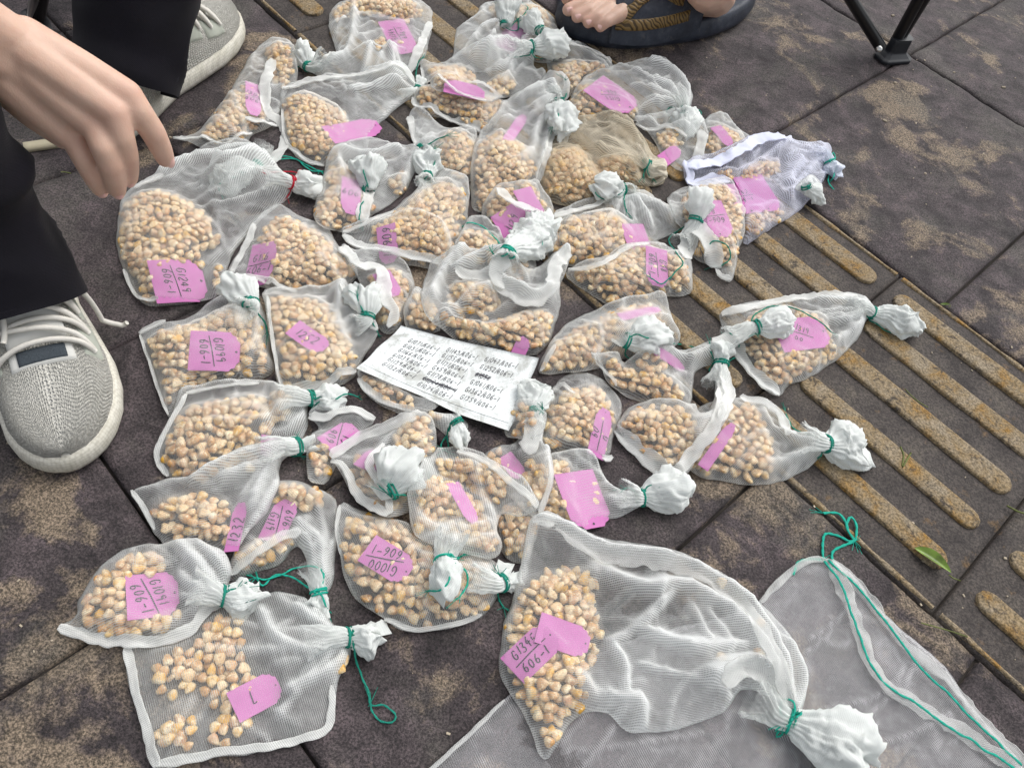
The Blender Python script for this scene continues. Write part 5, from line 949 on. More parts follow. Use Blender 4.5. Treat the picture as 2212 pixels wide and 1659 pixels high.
# ------------------------------------------------------------------ the written card on top of the pile
def written_card():
    C = [np.array(hit(*p, .003)) for p in ((770, 812), (1098, 935), (1160, 785), (865, 711))]   # lower-left, lower-right, upper-right, upper-left in reading direction
    Xd = np.array(C)
    z = np.array([c[2] for c in C]); 
    nu, nv = 34, 22; UU, VV = np.meshgrid(np.linspace(0, 1, nu), np.linspace(0, 1, nv), indexing='ij'); u, v = UU.ravel(), VV.ravel()
    def flat(u, v): return (np.outer((1 - u) * (1 - v), C[0]) + np.outer(u * (1 - v), C[1]) + np.outer(u * v, C[2]) + np.outer((1 - u) * v, C[3]))
    F0 = flat(u, v); under = hm_sample(F0[:, :2])
    A = np.c_[np.ones(len(u)), u, v, u * v, u * u, v * v]; sol = np.linalg.lstsq(A, under, rcond=None)[0]
    sol[0] += np.quantile(under - A @ sol, .965) + .002
    def surf(u, v, lift=0.0):
        u = np.asarray(u); v = np.asarray(v); P = flat(u, v)
        P[:, 2] = np.c_[np.ones(len(u)), u, v, u * v, u * u, v * v] @ sol + .0016 * np.sin(5 * u + 2) * (1 - v) + .002 * (fnoise(np.stack([u, v], 1), .35, 4, 2) - .5) + lift
        e = np.where((v < .06), (.06 - v) * .03, 0); P[:, 2] -= e
        return P
    ue = u + (.006 * np.sin(v * 9)) * (np.abs(u - .5) > .49); ve = v + (.02 * (vnoise(np.stack([u * 7, v], 1), 1, 9) - .5) - .03 * np.exp(-((u - .42) / .12) ** 2) * -1) * (v < .01)
    c = surf(np.array([.5]), np.array([.5]))[0]
    root = empty('written_card', c); tag(root, 'worn white card with three handwritten columns of numbers, lying on the bags', 'written card')
    mb = MB(); a = surf(ue, ve); b = surf(ue, ve, -.0007); n = len(a)
    mb.grid(a, nu, nv); mb.grid(b, nu, nv)
    bd = [i * nv for i in range(nu)] + [(nu - 1) * nv + j for j in range(1, nv)] + [i * nv + nv - 1 for i in range(nu - 2, -1, -1)] + [j for j in range(nv - 2, 0, -1)]
    mb.f += [(bd[k], bd[(k + 1) % len(bd)], bd[(k + 1) % len(bd)] + n, bd[k] + n) for k in range(len(bd))]
    mb.build('sheet', M['card'], root)
    # fold-and-stitch lines near the edges
    mb = MB()
    for (p0, p1) in (((.02, .10), (.98, .085)), ((.055, .04), (.06, .97))):
        s = np.linspace(0, 1, 40); mb.tube(surf(p0[0] + (p1[0] - p0[0]) * s, p0[1] + (p1[1] - p0[1]) * s, .0001), .00045, 5)
    mb.build('crease', M['card'], root)
    W = np.linalg.norm(C[1] - C[0]); Hh = np.linalg.norm(C[3] - C[0]); rs = np.random.default_rng(5)
    cols = [((.12, .76), -.108, ['G1071/606-1', 'G1051/606-1', 'G1166/606-1', 'G1039/606-1', 'G1139/606-1', 'G1152/606-1']),
            ((.385, .79), -.108, ['G1145/606-1', 'G1155/606-1', 'G1171/606-1', 'G959/606-1', 'G1178/606-1', 'G1024/606-1', 'G1074/606-1']),
            ((.655, .80), -.122, ['G1047/606-1', 'G1252/606-1', 'G1056', 'G1061/606-1', 'G1362/606-1', 'G1359/606-1'])]
    strokes = []
    for (u0, v0), dv, lines in cols:
        for i, tx in enumerate(lines):
            hg = .0050
            st, wd = handwrite(tx, hg, rs, .2, .76); uu = u0 - .004 * i; vv = v0 + dv * i
            for Q in st: strokes.append(np.stack([uu + (Q[:, 0] + Q[:, 1] * .0) / W, vv - .0 + Q[:, 1] / Hh - .02 * Q[:, 0] / Hh], 1))
            if tx in ('G1056', 'G1024/606-1'):
                for q in range(3): strokes.append(np.stack([uu + np.linspace(0, wd, 6) / W, vv + (hg * (.3 + .2 * q) + rs.normal(0, .0005, 6)) / Hh], 1))
    mb = MB()
    for Q in strokes:
        Qm = Q * np.array([W, Hh]); Qm = resample(Qm, .0009); T = np.gradient(Qm, axis=0); T /= np.linalg.norm(T, axis=1)[:, None] + 1e-12
        N = np.stack([-T[:, 1], T[:, 0]], 1) * .00025
        L1 = (Qm + N) / np.array([W, Hh]); L2 = (Qm - N) / np.array([W, Hh])
        mb.grid(np.concatenate([surf(L1[:, 0], L1[:, 1], .0004), surf(L2[:, 0], L2[:, 1], .0004)]), 2, len(Qm))
    mb.build('handwriting', M['ink'], root, smooth=False)
written_card()
KLAB={}

# ------------------------------------------------------------------ maize: the 300 that show largest singly, the rest as one mass
def kern_matrix(k):
    cy, sy = math.cos(k[3]), math.sin(k[3]); cp, sp = math.cos(k[4]), math.sin(k[4]); cr, sr = math.cos(k[5]), math.sin(k[5])
    Rz = np.array([[cy, -sy, 0], [sy, cy, 0], [0, 0, 1]]); Ry = np.array([[cp, 0, sp], [0, 1, 0], [-sp, 0, cp]]); Rx = np.array([[1, 0, 0], [0, cr, -sr], [0, sr, cr]])
    return Rz @ Ry @ Rx * k[6]
def kern_px(k):
    d = np.array(k[:3]) - CAMP; dep = d @ FWD
    return k[6] / dep, 1106 + FPX * (d @ RT) / dep, 829.5 - FPX * (d @ UPV) / dep
info = [kern_px(k) for k in KERN]
cand = [i for i, k in enumerate(KERN) if k[9] == 0 and 0 < info[i][1] < 2212 and 0 < info[i][2] < 1659 and abs(float(hm_sample(np.array([[k[0], k[1]]]))[0]) - k[2]) < .016]
cand.sort(key=lambda i: -info[i][0]); single = set(cand[:300])
kmesh = []
for V, F, C in KV:
    me = bpy.data.meshes.new('corn_kernel'); me.from_pydata(V.tolist(), [], F.tolist()); me.update()
    a = me.color_attributes.new('col', 'FLOAT_COLOR', 'POINT'); a.data.foreach_set('color', C.astype(np.float32).ravel())
    me.polygons.foreach_set('use_smooth', np.ones(len(F), bool)); me.materials.append(M['kernel']); kmesh.append(me)
VV, FF, CC, n = [], [], [], 0
for i, k in enumerate(KERN):
    R = kern_matrix(k)
    if i in single:
        o = bpy.data.objects.new('corn_kernel', kmesh[k[7]]); COL.objects.link(o)
        mw = np.eye(4); mw[:3, :3] = R; mw[:3, 3] = k[:3]; o.matrix_world = Matrix(mw.tolist())
        tag(o, 'dry corn kernel inside the ' + ' '.join(BAGS[k[8]][1].split(',')[0].split()[:11]), 'corn kernel', 'corn kernels in the ' + BAGS[k[8]][1].split(',')[0])
    else:
        V, F, C = KV[k[7]]
        VV.append(V @ R.T + np.array(k[:3])); FF.append(F + n); CC.append(C); n += len(V)
V = np.concatenate(VV); F = np.concatenate(FF); C = np.concatenate(CC)
me = bpy.data.meshes.new('corn_kernels')
me.vertices.add(len(V)); me.vertices.foreach_set('co', V.astype(np.float32).ravel())
me.loops.add(F.size); me.loops.foreach_set('vertex_index', F.astype(np.int32).ravel())
me.polygons.add(len(F)); me.polygons.foreach_set('loop_start', np.arange(0, F.size, 3, dtype=np.int32))
try: me.polygons.foreach_set('loop_total', np.full(len(F), 3, dtype=np.int32))
except Exception: pass
me.update(calc_edges=True); me.validate()
a = me.color_attributes.new('col', 'FLOAT_COLOR', 'POINT'); a.data.foreach_set('color', C.astype(np.float32).ravel())
me.polygons.foreach_set('use_smooth', np.ones(len(F), bool)); me.materials.append(M['kernel'])
o = bpy.data.objects.new('corn_kernels', me); COL.objects.link(o)
tag(o, 'thousands of dry yellow corn kernels filling the mesh bags', 'corn', kind='stuff')
print('kernels', len(KERN), 'tris', len(F))

# ------------------------------------------------------------------ organic bodies: chains of balls merged into one skin
def organic(name, chains, mat, parent, voxel=.0016, smooth=8, blush=()):
    bm = bmesh.new()
    for ch in chains:
        P = np.array([c[:3] for c in ch], float); R = np.array([c[3] for c in ch], float)
        L = np.r_[0, np.cumsum(np.linalg.norm(np.diff(P, axis=0), axis=1))]
        t = 0.0; ts = []
        while t <= L[-1] + 1e-9: ts.append(t); t += max(.0015, .28 * float(np.interp(t, L, R)))
        ts.append(L[-1])
        for t in ts:
            c = [float(np.interp(t, L, P[:, k])) for k in range(3)]; r = float(np.interp(t, L, R))
            bmesh.ops.create_icosphere(bm, subdivisions=2, radius=r, matrix=Matrix.Translation(c))
    me = bpy.data.meshes.new(name); bm.to_mesh(me); bm.free()
    o = bpy.data.objects.new(name, me); COL.objects.link(o)
    md = o.modifiers.new('r', 'REMESH'); md.mode = 'VOXEL'; md.voxel_size = voxel
    ms = o.modifiers.new('s', 'SMOOTH'); ms.factor = .5; ms.iterations = smooth
    dg = bpy.context.evaluated_depsgraph_get(); dg.update()
    m2 = bpy.data.meshes.new_from_object(o.evaluated_get(dg))
    o.modifiers.clear(); o.data = m2; bpy.data.meshes.remove(me); m2.name = name
    n = len(m2.vertices); co = np.zeros(n * 3, np.float32); m2.vertices.foreach_get('co', co); co = co.reshape(-1, 3)
    b = np.zeros(n)
    for (p, r, a) in blush: b = np.maximum(b, a * np.exp(-((co - np.asarray(p)) ** 2).sum(1) / r ** 2))
    at = m2.attributes.new('blush', 'FLOAT', 'POINT'); at.data.foreach_set('value', b.astype(np.float32))
    co = co - np.array(parent.location); m2.vertices.foreach_set('co', co.astype(np.float32).ravel()); m2.update()
    m2.polygons.foreach_set('use_smooth', np.ones(len(m2.polygons), bool)); m2.materials.clear(); m2.materials.append(mat)
    o.parent = parent; return o
def nail(parent, tip, prev, r, side=0.0, ln=.0105, wd=.0095):
    tip = np.asarray(tip); d = tip - np.asarray(prev); d /= np.linalg.norm(d)
    v = CAMP - tip; v = v - d * (v @ d); v /= np.linalg.norm(v); w = np.cross(d, v)
    v = v * math.cos(side) + w * math.sin(side); w = np.cross(d, v)
    mb = MB(); uu = np.linspace(-1, 1, 9); V = []
    for a in uu:
        for b in uu:
            x = a * math.sqrt(1 - b * b / 2); y = b * math.sqrt(1 - a * a / 2)
            V.append(tip + d * (r * .30 + x * ln / 2) + w * (y * wd / 2) + v * (r * .97 - .16 * r * (x + .4) ** 2 * (x > -.4) - .42 * r * y * y + .0003))
    mb.grid(np.array(V), 9, 9); return mb.build('fingernail', M['nail'], parent)

# ------------------------------------------------------------------ seated person: arm, trousers, shoes
per = empty('person', at_z(-120, 560, 0)); tag(per, 'person in dark trousers and white shoes reaching a bare hand towards the bags', 'person')
D = lambda x, y, d, r: (*at_depth(x, y, d), r)
fing = {'i': [(275, 205, .645, .0120), (301, 244, .652, .0112), (331, 287, .668, .0104), (348, 322, .684, .0094), (357, 343, .694, .0080)],
        'm': [(247, 243, .640, .0120), (263, 300, .650, .0106), (272, 335, .664, .0102), (277, 366, .684, .0092), (278, 384, .696, .0080)],
        'r': [(207, 275, .645, .0116), (224, 322, .646, .0104), (238, 356, .656, .0100), (249, 392, .676, .0090), (253, 410, .688, .0078)],
        'p': [(163, 303, .655, .0112), (183, 345, .660, .0098), (197, 372, .668, .0092), (211, 398, .682, .0084), (216, 408, .690, .0074)]}
wr_ = {'i': (52, 82, .618, .0165), 'm': (40, 104, .612, .0170), 'r': (30, 128, .616, .0170), 'p': (14, 168, .622, .0185)}
chains = []
for k in fing:
    chains.append([D(*wr_[k]), D(*[(.45 * a + .55 * b) for a, b in zip(wr_[k], fing[k][0])][:3], .0148), D(*fing[k][0])])
    chains.append([D(*q) for q in fing[k]])
for a, b in (('i', 'm'), ('m', 'r'), ('r', 'p')):
    mid = [(x + y) / 2 for x, y in zip(fing[a][0], fing[b][0])]; wmid = [(x + y) / 2 for x, y in zip(wr_[a], wr_[b])]
    e = [.12 * x + .88 * y for x, y in zip(wmid, mid)]
    f_ = [.22 * x + .78 * y for x, y in zip(wmid, mid)]; chains.append([D(*wmid[:3], .0168), D((wmid[0] + f_[0]) / 2, (wmid[1] + f_[1]) / 2, (wmid[2] + f_[2]) / 2 + .0005, .0148), D(f_[0], f_[1], f_[2] + .002, .0122)])
    chains.append([D(*wmid[:3], .016), D(*e[:2], e[2] + .007, .0125)])
chains.append([D(60, 150, .640, .018), D(130, 195, .668, .016), D(195, 235, .690, .0125), D(240, 285, .706, .0105), D(262, 318, .716, .009)])   # thumb, under the palm
chains.append([D(150, 210, .668, .016), D(190, 245, .668, .014)])
chains.append([D(25, 190, .634, .0170), D(80, 238, .645, .0165), D(140, 292, .660, .0120)])
chains.append([D(70, 130, .620, .020), D(140, 180, .636, .0185), D(195, 222, .650, .0150)])
chains.append([D(50, 160, .625, .020), D(110, 215, .640, .0180), D(160, 262, .655, .0140)])
chains.append([D(38, 100, .615, .0200), D(-40, 55, .594, .0220), D(-180, -30, .560, .029), D(-420, -190, .500, .038), D(-640, -330, .45, .042)])
chains.append([D(22, 135, .618, .0200), D(-55, 95, .598, .0225), D(-190, 10, .560, .029), D(-430, -150, .500, .038)])
chains.append([D(8, 165, .625, .0135), D(-60, 130, .61, .018)])
bl = [(at_depth(*fing[k][0][:3]), .013, .75) for k in fing] + [(at_depth(*fing[k][2][:3]), .009, .7) for k in fing] + [(at_depth(*fing[k][4][:3]), .008, .6) for k in fing]
organic('body', chains, M['skin'], per, .0015, 18, bl)
for k, sd in (('i', -.75), ('m', -.2), ('r', -.15), ('p', -.1)):
    a, b = fing[k][4], fing[k][3]; nail(per, at_depth(*a[:3]), at_depth(*b[:3]), a[3], sd)

def trouser_leg(axis, radii, seed, hem_w=.0):
    P = resample(catmull(np.array(axis), 8), .006); n = len(P); r = np.interp(np.linspace(0, 1, n), np.linspace(0, 1, len(radii)), radii)
    T = np.gradient(P, axis=0); T /= np.linalg.norm(T, axis=1)[:, None]
    X = np.array([1.0, 0, 0]); N = X - T * (T @ X)[:, None]; N /= np.linalg.norm(N, axis=1)[:, None]; Bn = np.cross(T, N)
    m = 96; th = np.arange(m) * 2 * math.pi / m; s = np.arange(n) * .006
    V = P[:, None] + r[:, None, None] * (np.cos(th)[None, :, None] * N[:, None] + .92 * np.sin(th)[None, :, None] * Bn[:, None])
    V = V.reshape(-1, 3); dirn = V - np.repeat(P, m, 0); dirn /= np.linalg.norm(dirn, axis=1)[:, None]
    Q = V.copy(); Q[:, 2] *= 1.7
    amp = np.repeat(np.clip(s / .03, .25, 1) * .007, m)
    V = V + dirn * (amp * (2.2 * (fnoise(Q, .08, seed, 2) - .5) + 1.3 * (ridged(Q, .11, seed + 5, 1) - .5)))[:, None]
    V[:m, 2] += (vnoise(V[:m], .05, seed) - .5) * .008
    mb = MB(); mb.grid(V, n, m, False, True)
    inner = V[:m] - dirn[:m] * .002; up = V[m * 6:m * 7] - dirn[m * 6:m * 7] * .003
    mb.grid(np.concatenate([V[:m], inner, up]), 3, m, False, True); return mb
L1 = [at_z(36, 664, .058), at_z(-38, 500, .112), at_z(-150, 310, .19), at_z(-330, 60, .285), at_z(-760, -480, .42)]
L2 = [at_z(266, 176, .058), at_z(292, 20, .112), at_z(298, -180, .175), at_z(290, -480, .25), at_z(250, -1100, .36)]
trouser_leg(L1, [.0575, .056, .060, .066, .074], 5).build('trouser_leg', M['trouser'], per)
trouser_leg(L2, [.0580, .057, .060, .066, .074], 9).build('trouser_leg', M['trouser'], per)

def m_knit():
    m, t = newmat('white_knit'); g = NT(t)
    tc = g.n('TexCoord').outputs['UV']
    c = g.ramp(g.noise(g.n('TexCoord').outputs['Object'], 22, 5, .65), [(.3, (.58, .57, .52)), (.6, (.74, .73, .68))])
    w1 = g.n('TexWave', wave_type='BANDS', bands_direction='X'); w1.inputs['Scale'].default_value = 6.5; w1.inputs['Distortion'].default_value = 4; w1.inputs['Detail Scale'].default_value = 3; g.l(tc, w1.inputs['Vector'])
    w2 = g.n('TexWave', wave_type='BANDS', bands_direction='Y'); w2.inputs['Scale'].default_value = 6; w2.inputs['Distortion'].default_value = 4; w2.inputs['Detail Scale'].default_value = 3; g.l(tc, w2.inputs['Vector'])
    vk = g.n('TexVoronoi'); vk.inputs['Scale'].default_value = 22; vk.inputs['Randomness'].default_value = .35; g.l(tc, vk.inputs['Vector'])
    h = g.math('ADD', g.math('MULTIPLY', w1.outputs['Fac'], w2.outputs['Fac']), g.math('MULTIPLY', g.math('SUBTRACT', .5, vk.outputs['Distance']), .35))
    c = g.mix(g.ramp(h, [(.05, .6), (.35, 0.0)]), c, (.33, .32, .28))
    p = g.principled(c, .9, g.bump(h, 1.0, .003), .15); g.out(p.outputs[0]); return m
def m_foam():
    m, t = newmat('ribbed_foam_sole'); g = NT(t)
    tc = g.n('TexCoord').outputs['Object']
    c = g.ramp(g.noise(tc, 30, 5, .65), [(.3, (.48, .46, .38)), (.62, (.66, .64, .57))])
    vor = g.n('TexVoronoi'); vor.inputs['Scale'].default_value = 330; vor.inputs['Randomness'].default_value = .3; g.l(tc, vor.inputs['Vector'])
    c = g.mix(g.ramp(vor.outputs['Distance'], [(.35, 0.0), (.75, .45)]), c, (.26, .24, .19))
    p = g.principled(c, .8, g.bump(vor.outputs['Distance'], -.8, .0016), .2); g.out(p.outputs[0]); return m
M['knit'] = m_knit(); M['foam'] = m_foam()
M['panel'] = m_simple('grey_suede_panel', (.36, .38, .33), .9, .15, 60, .12, 400, .4, .0006)
M['lace'] = m_simple('white_lace', (.60, .58, .53), .9, .15, 90, .1, 1500, .5, .0005)
M['tongue'] = m_simple('white_tongue', (.56, .56, .53), .8, .2, 50, .08, 300, .2, .0005)
M['denim'] = m_simple('dark_twill', (.05, .06, .07), .9, .15, 1200, .5)
def shoe(toe, back, L=.295, mirror=1, loose=True):
    toe = np.asarray(toe)[:2]; X = toe - np.asarray(back)[:2]; X /= np.linalg.norm(X); Y = np.array([-X[1], X[0]]) * mirror; O = toe - X * L
    root = empty('shoe', (O[0], O[1], 0)); root.parent = None
    S_ = np.array([0, .03, .08, .2, .4, .55, .68, .78, .86, .92, .96, .985, 1.0])
    Wd = np.array([.004, .020, .028, .032, .032, .0390, .0440, .0445, .0410, .0340, .0255, .0165, .004])
    Hh = np.array([.070, .085, .092, .094, .098, .088, .066, .055, .049, .045, .041, .037, .030])
    Cc = np.array([0, 0, 0, 0, .000, .002, .004, .004, .003, .002, .001, 0, 0])
    def W(s): return np.interp(s, S_, Wd)
    def Hf(s): return np.interp(s, S_, Hh)
    def to_w(x, y, z): return np.stack([O[0] + X[0] * x + Y[0] * y, O[1] + X[1] * x + Y[1] * y, z], -1)
    def surf(s, th, off=0.0):
        s = np.asarray(s, float); th = np.asarray(th, float); ct, st = np.cos(th), np.sin(th)
        y = np.sign(ct) * np.abs(ct) ** .75 * (W(s) + off) + np.interp(s, S_, Cc); z = .016 + (Hf(s) - .016 + off) * np.abs(st) ** .8
        return to_w(s * L + off * .6 * (s > .9), y, z)
    def patch(s0, s1, t0, t1, off, ns=14, nt=14, inset=None):
        SS, TT = np.meshgrid(np.linspace(s0, s1, ns), np.radians(np.linspace(t0, t1, nt)), indexing='ij')
        ed = np.minimum(np.minimum(SS - s0, s1 - SS) / max(1e-6, (s1 - s0)), np.minimum(TT - np.radians(t0), np.radians(t1) - TT) / np.radians(abs(t1 - t0)))
        o_ = off * np.clip(ed * 14, 0, 1) - .0006
        P = surf(SS.ravel(), TT.ravel(), 0)
        Nn = surf(SS.ravel(), TT.ravel(), .002) - P; Nn /= np.linalg.norm(Nn, axis=1)[:, None] + 1e-9
        mb = MB(); mb.grid(P + Nn * o_.ravel()[:, None], ns, nt); return mb
    # upper
    ns, nt = 60, 48
    sv = 1 - (1 - np.linspace(0, 1, ns)) ** 1.25
    SS, TT = np.meshgrid(sv, np.linspace(0, math.pi, nt), indexing='ij')
    P = surf(SS.ravel(), TT.ravel()); P[:, 2] += (fnoise(P, .03, 3, 2) - .5) * .003 * (np.sin(TT.ravel()))
    mb = MB(); mb.grid(P, ns, nt); up = mb.build('upper', M['knit'], per)
    uvl = up.data.uv_layers.new(name='uv'); uvs = np.stack([SS.ravel() * 4.0 + .05 * np.sin(TT.ravel() * 9), TT.ravel() * 1.6], 1)
    li = np.zeros(len(up.data.loops), np.int32); up.data.loops.foreach_get('vertex_index', li); uvl.data.foreach_set('uv', uvs[li].astype(np.float32).ravel())
    # sole: a flared, ribbed wall
    so = np.linspace(0, 1, 60); so = 1 - (1 - so) ** 1.3
    ring = np.concatenate([np.stack([so * L, W(so) + np.interp(so, S_, Cc)], 1), np.stack([so[::-1] * L, -W(so[::-1]) + np.interp(so[::-1], S_, Cc)], 1)])
    cen = np.stack([ring[:, 0] * 0 + np.clip(ring[:, 0], .03, L - .05), ring[:, 1] * 0], 1); dn = ring - cen; dn /= np.linalg.norm(dn, axis=1)[:, None]
    lv = []; 
    for off, z in ((-.004, .0005), (.002, .002), (.0045, .008), (.0040, .015), (.0025, .021), (-.001, .0245), (-.005, .0250)):
        zz = z + 0 * ring[:, 0]; q = ring + dn * off; lv.append(to_w(q[:, 0], q[:, 1], zz))
    mb = MB(); mb.grid(np.concatenate(lv), len(lv), len(ring), False, True); n = len(ring); mb.f.append(tuple(range(n)))
    sole = mb.build('sole', M['foam'], per)
    kids = [up, sole]
    for a, b in ((22, 52), (128, 158)):
        kids.append(patch(.62, .74, a, b, .0022).build('eyelet_panel', M['panel'], per)); kids.append(patch(.48, .605, a + 2, b - 2, .0022).build('eyelet_panel', M['panel'], per))
    kids.append(patch(.42, .695, 64, 116, .0045).build('tongue', M['tongue'], per))
    kids.append(patch(.705, .755, 62, 118, .0030).build('label_band', M['tongue'], per)); kids.append(patch(.708, .752, 70, 108, .0042).build('dark_label', M['denim'], per))
    mb = MB()
    def lace(st, off=.0062, r=.0023):
        st = catmull(np.array(st), 8); Pp = surf(st[:, 0], np.radians(st[:, 1]), 0); Nn = surf(st[:, 0], np.radians(st[:, 1]), .002) - Pp; Nn /= np.linalg.norm(Nn, axis=1)[:, None]
        oo = off if np.isscalar(off) else np.interp(np.linspace(0, 1, len(st)), np.linspace(0, 1, len(off)), off)
        mb.tube(Pp + Nn * (oo if np.isscalar(oo) else oo[:, None]), r, 8)
    for s in (.725, .665, .60, .535):
        lace([(s, 38), (s - .012, 60), (s - .02, 90), (s - .008, 118), (s - .0, 142)], [.002, .006, .0075, .006, .002])
        lace([(s, 38), (s - .03, 62), (s - .055, 92), (s - .07, 120), (s - .066, 142)], [.002, .008, .010, .008, .002])
    if loose:
        lace([(.54, 85), (.51, 100), (.50, 120), (.54, 128), (.58, 112), (.56, 92)], .012); lace([(.54, 88), (.60, 100), (.66, 104), (.69, 108)], .011)
        lace([(.54, 82), (.55, 55), (.54, 25), (.55, 5), (.56, -1)], [.012, .014, .012, .012, .030]); lace([(.54, 85), (.51, 70), (.50, 48), (.55, 40), (.58, 62), (.55, 80)], .012)
    lc = mb.build('shoelace', M['lace'], per); kids.append(lc)
    # shoe is a part of the person, its pieces sub-parts
    for o in kids:
        me = o.data; co = np.zeros(len(me.vertices) * 3, np.float32); me.vertices.foreach_get('co', co); co = co.reshape(-1, 3) + np.array(per.location) - np.array(root.location)
        me.vertices.foreach_set('co', co.astype(np.float32).ravel()); me.update(); o.parent = root
    root.location = Vector(root.location) - per.location; root.parent = per
    return root
shoe(at_z(152, 1000, .012), at_z(84, 700, .012), .285, 1)
shoe(at_z(486, 22, .012), at_z(345, 156, .012), .285, -1, False)

# ------------------------------------------------------------------ second person: sandalled foot
per2 = empty('person', at_z(1420, 10, 0)); tag(per2, 'person whose bare foot in a navy slide sandal stands by the pile', 'person')
Z = lambda x, y, z, r: (*at_z(x, y, z), r)
toes = [((1224, -2), (1318, -48), .0125), ((1222, 25), (1316, -22), .0092), ((1241, 40), (1322, -4), .0088), ((1265, 52), (1330, 14), .0084), ((1291, 61), (1338, 32), .0080)]
ch = []; tb = []
for (a, b, r) in toes:
    A = Z(a[0] + 6, a[1] - 3, .039 + r * .2, r); mid = Z((a[0] * .6 + b[0] * .4), (a[1] * .6 + b[1] * .4), .046 + r * .2, r * .93); Bq = Z(b[0], b[1], .047, r * 1.15 + .002)
    ch.append([A, mid, Bq]); tb.append((np.array(A[:3]), .012, .9))
    ch.append([Bq, Z((b[0] + 1450) / 2, b[1] * .5 - 58, .052, .016), Z(1470, b[1] * .3 - 62, .060, .021), Z(1545, -10 + b[1] * .2, .060, .027)])
ch.append([Z(1548, -8, .056, .029), Z(1530, -30, .10, .034), Z(1520, -120, .16, .036), Z(1540, -420, .30, .045)])
ch.append([Z(1400, -40, .044, .015), Z(1455, -22, .048, .017), Z(1525, 2, .050, .023)])
organic('body', ch, M['skin'], per2, .002, 6, tb)
for (a, b, r) in toes:
    A = Z(a[0] + 6, a[1] - 3, .039 + r * .2, r); Bq = Z(b[0], b[1], .050, r)
    n_ = nail(per2, A[:3], Bq[:3], r, 0, .009, .0085); n_.name = 'toenail'
def m_rubber():
    m, t = newmat('worn_navy_rubber'); g = NT(t)
    tc = g.n('TexCoord').outputs['Object']
    c = g.ramp(g.noise(tc, 40, 6, .7), [(.35, (.012, .016, .026)), (.55, (.028, .034, .050)), (.75, (.075, .080, .092))])
    c = g.mix(g.ramp(g.noise(tc, 90, 5, .7), [(.60, 0.0), (.72, .5)]), c, (.12, .115, .10))
    p = g.principled(c, .55, g.bump(g.noise(tc, 240, 5, .7), .6, .0012), .4); g.out(p.outputs[0]); return m
M['rubber'] = m_rubber()
def m_gold():
    m, t = newmat('brown_gold_inlay'); g = NT(t)
    tc = g.n('TexCoord').outputs['Object']
    w = g.n('TexWave', wave_type='RINGS', rings_direction='SPHERICAL'); w.inputs['Scale'].default_value = 85; w.inputs['Distortion'].default_value = 5; w.inputs['Detail Scale'].default_value = 1.2; w.inputs['Detail'].default_value = 0
    mp = g.n('Mapping'); mp.inputs['Scale'].default_value = (1, 1, 1); g.l(tc, mp.inputs['Vector']); g.l(mp.outputs[0], w.inputs['Vector'])
    c = g.ramp(w.outputs['Fac'], [(.2, (.055, .032, .010)), (.55, (.20, .125, .040))])
    p = g.principled(c, .5, g.bump(w.outputs['Fac'], .6, .001), .4); g.out(p.outputs[0]); return m
M['gold'] = m_gold()
sandal = empty('sandal', (0, 0, 0))
so = resample(catmull([at_z(x, y, 0)[:2] for x, y in ((1203, 32), (1200, 56), (1226, 82), (1290, 103), (1360, 110), (1450, 101), (1540, 82), (1602, 50), (1624, 12), (1612, -32), (1560, -60), (1480, -64), (1400, -78), (1300, -88), (1235, -60), (1210, -15))], 6, True), .004, True)
cen = so.mean(0)
def inset(P, d):
    T = np.roll(P, -1, 0) - np.roll(P, 1, 0); T /= np.linalg.norm(T, axis=1)[:, None]; N = np.stack([-T[:, 1], T[:, 0]], 1)
    if ((cen - P) * N).sum() < 0: N = -N
    return P + N * d
lv = [(.004, .0), (.0, .004), (-.002, .012), (.0015, .022), (.0035, .029), (.008, .0315), (.012, .030), (.018, .0265), (.03, .0255)]
mb = MB(); n = len(so); mb.grid(np.concatenate([np.c_[inset(so, d), np.full(n, z)] for d, z in lv]), len(lv), n, False, True)
mb.f.append(tuple(range(n))[::-1]); k0 = (len(lv) - 1) * n; mb.add([[*cen, .0252]], []); ci = mb.n - 1
mb.f += [(k0 + i, k0 + (i + 1) % n, ci) for i in range(n)]
mb.build('sole', M['rubber'], sandal)
na, ntt = 26, 34
near = catmull([at_z(1314, 92, .013), at_z(1370, 98, .013), at_z(1430, 92, .013), at_z(1508, 71, .014)], 10); near = near[np.linspace(0, len(near) - 1, na).astype(int)]
far = catmull([at_z(1318, -95, .026), at_z(1380, -92, .027), at_z(1440, -88, .027), at_z(1470, -80, .027)], 10); far = far[np.linspace(0, len(far) - 1, na).astype(int)]
hts = np.linspace(.066, .092, na); mid_shift = np.linspace(.0, -.022, na)
axd = at_z(1540, 0, 0) - at_z(1240, 20, 0); axd /= np.linalg.norm(axd)
def strap(a, t, off=0.0):
    a = np.clip(np.asarray(a, float), 0, 1); t = np.asarray(t, float); ia = a * (na - 1)
    f = lambda A: np.stack([np.interp(ia, np.arange(na), A[:, k]) for k in range(3)], 1)
    Nr, Fr = f(near), f(far); st = np.sin(math.pi * t)
    P = Nr + (Fr - Nr) * t[:, None]; P[:, 2] += (np.interp(ia, np.arange(na), hts) + off) * np.abs(st) ** .5
    P += axd * (np.interp(ia, np.arange(na), mid_shift) * np.abs(st) ** 1.5)[:, None]
    out = np.stack([(Nr - Fr)[:, 0], (Nr - Fr)[:, 1], 0 * t], 1); out /= np.linalg.norm(out, axis=1)[:, None]
    return P + out * (off * np.cos(math.pi * t))[:, None]
AA, TT = np.meshgrid(np.linspace(0, 1, na), np.linspace(0, 1, ntt), indexing='ij')
mb = MB(); a_ = strap(AA.ravel(), TT.ravel(), .0022); b_ = strap(AA.ravel(), TT.ravel(), -.0022); n0 = len(a_)
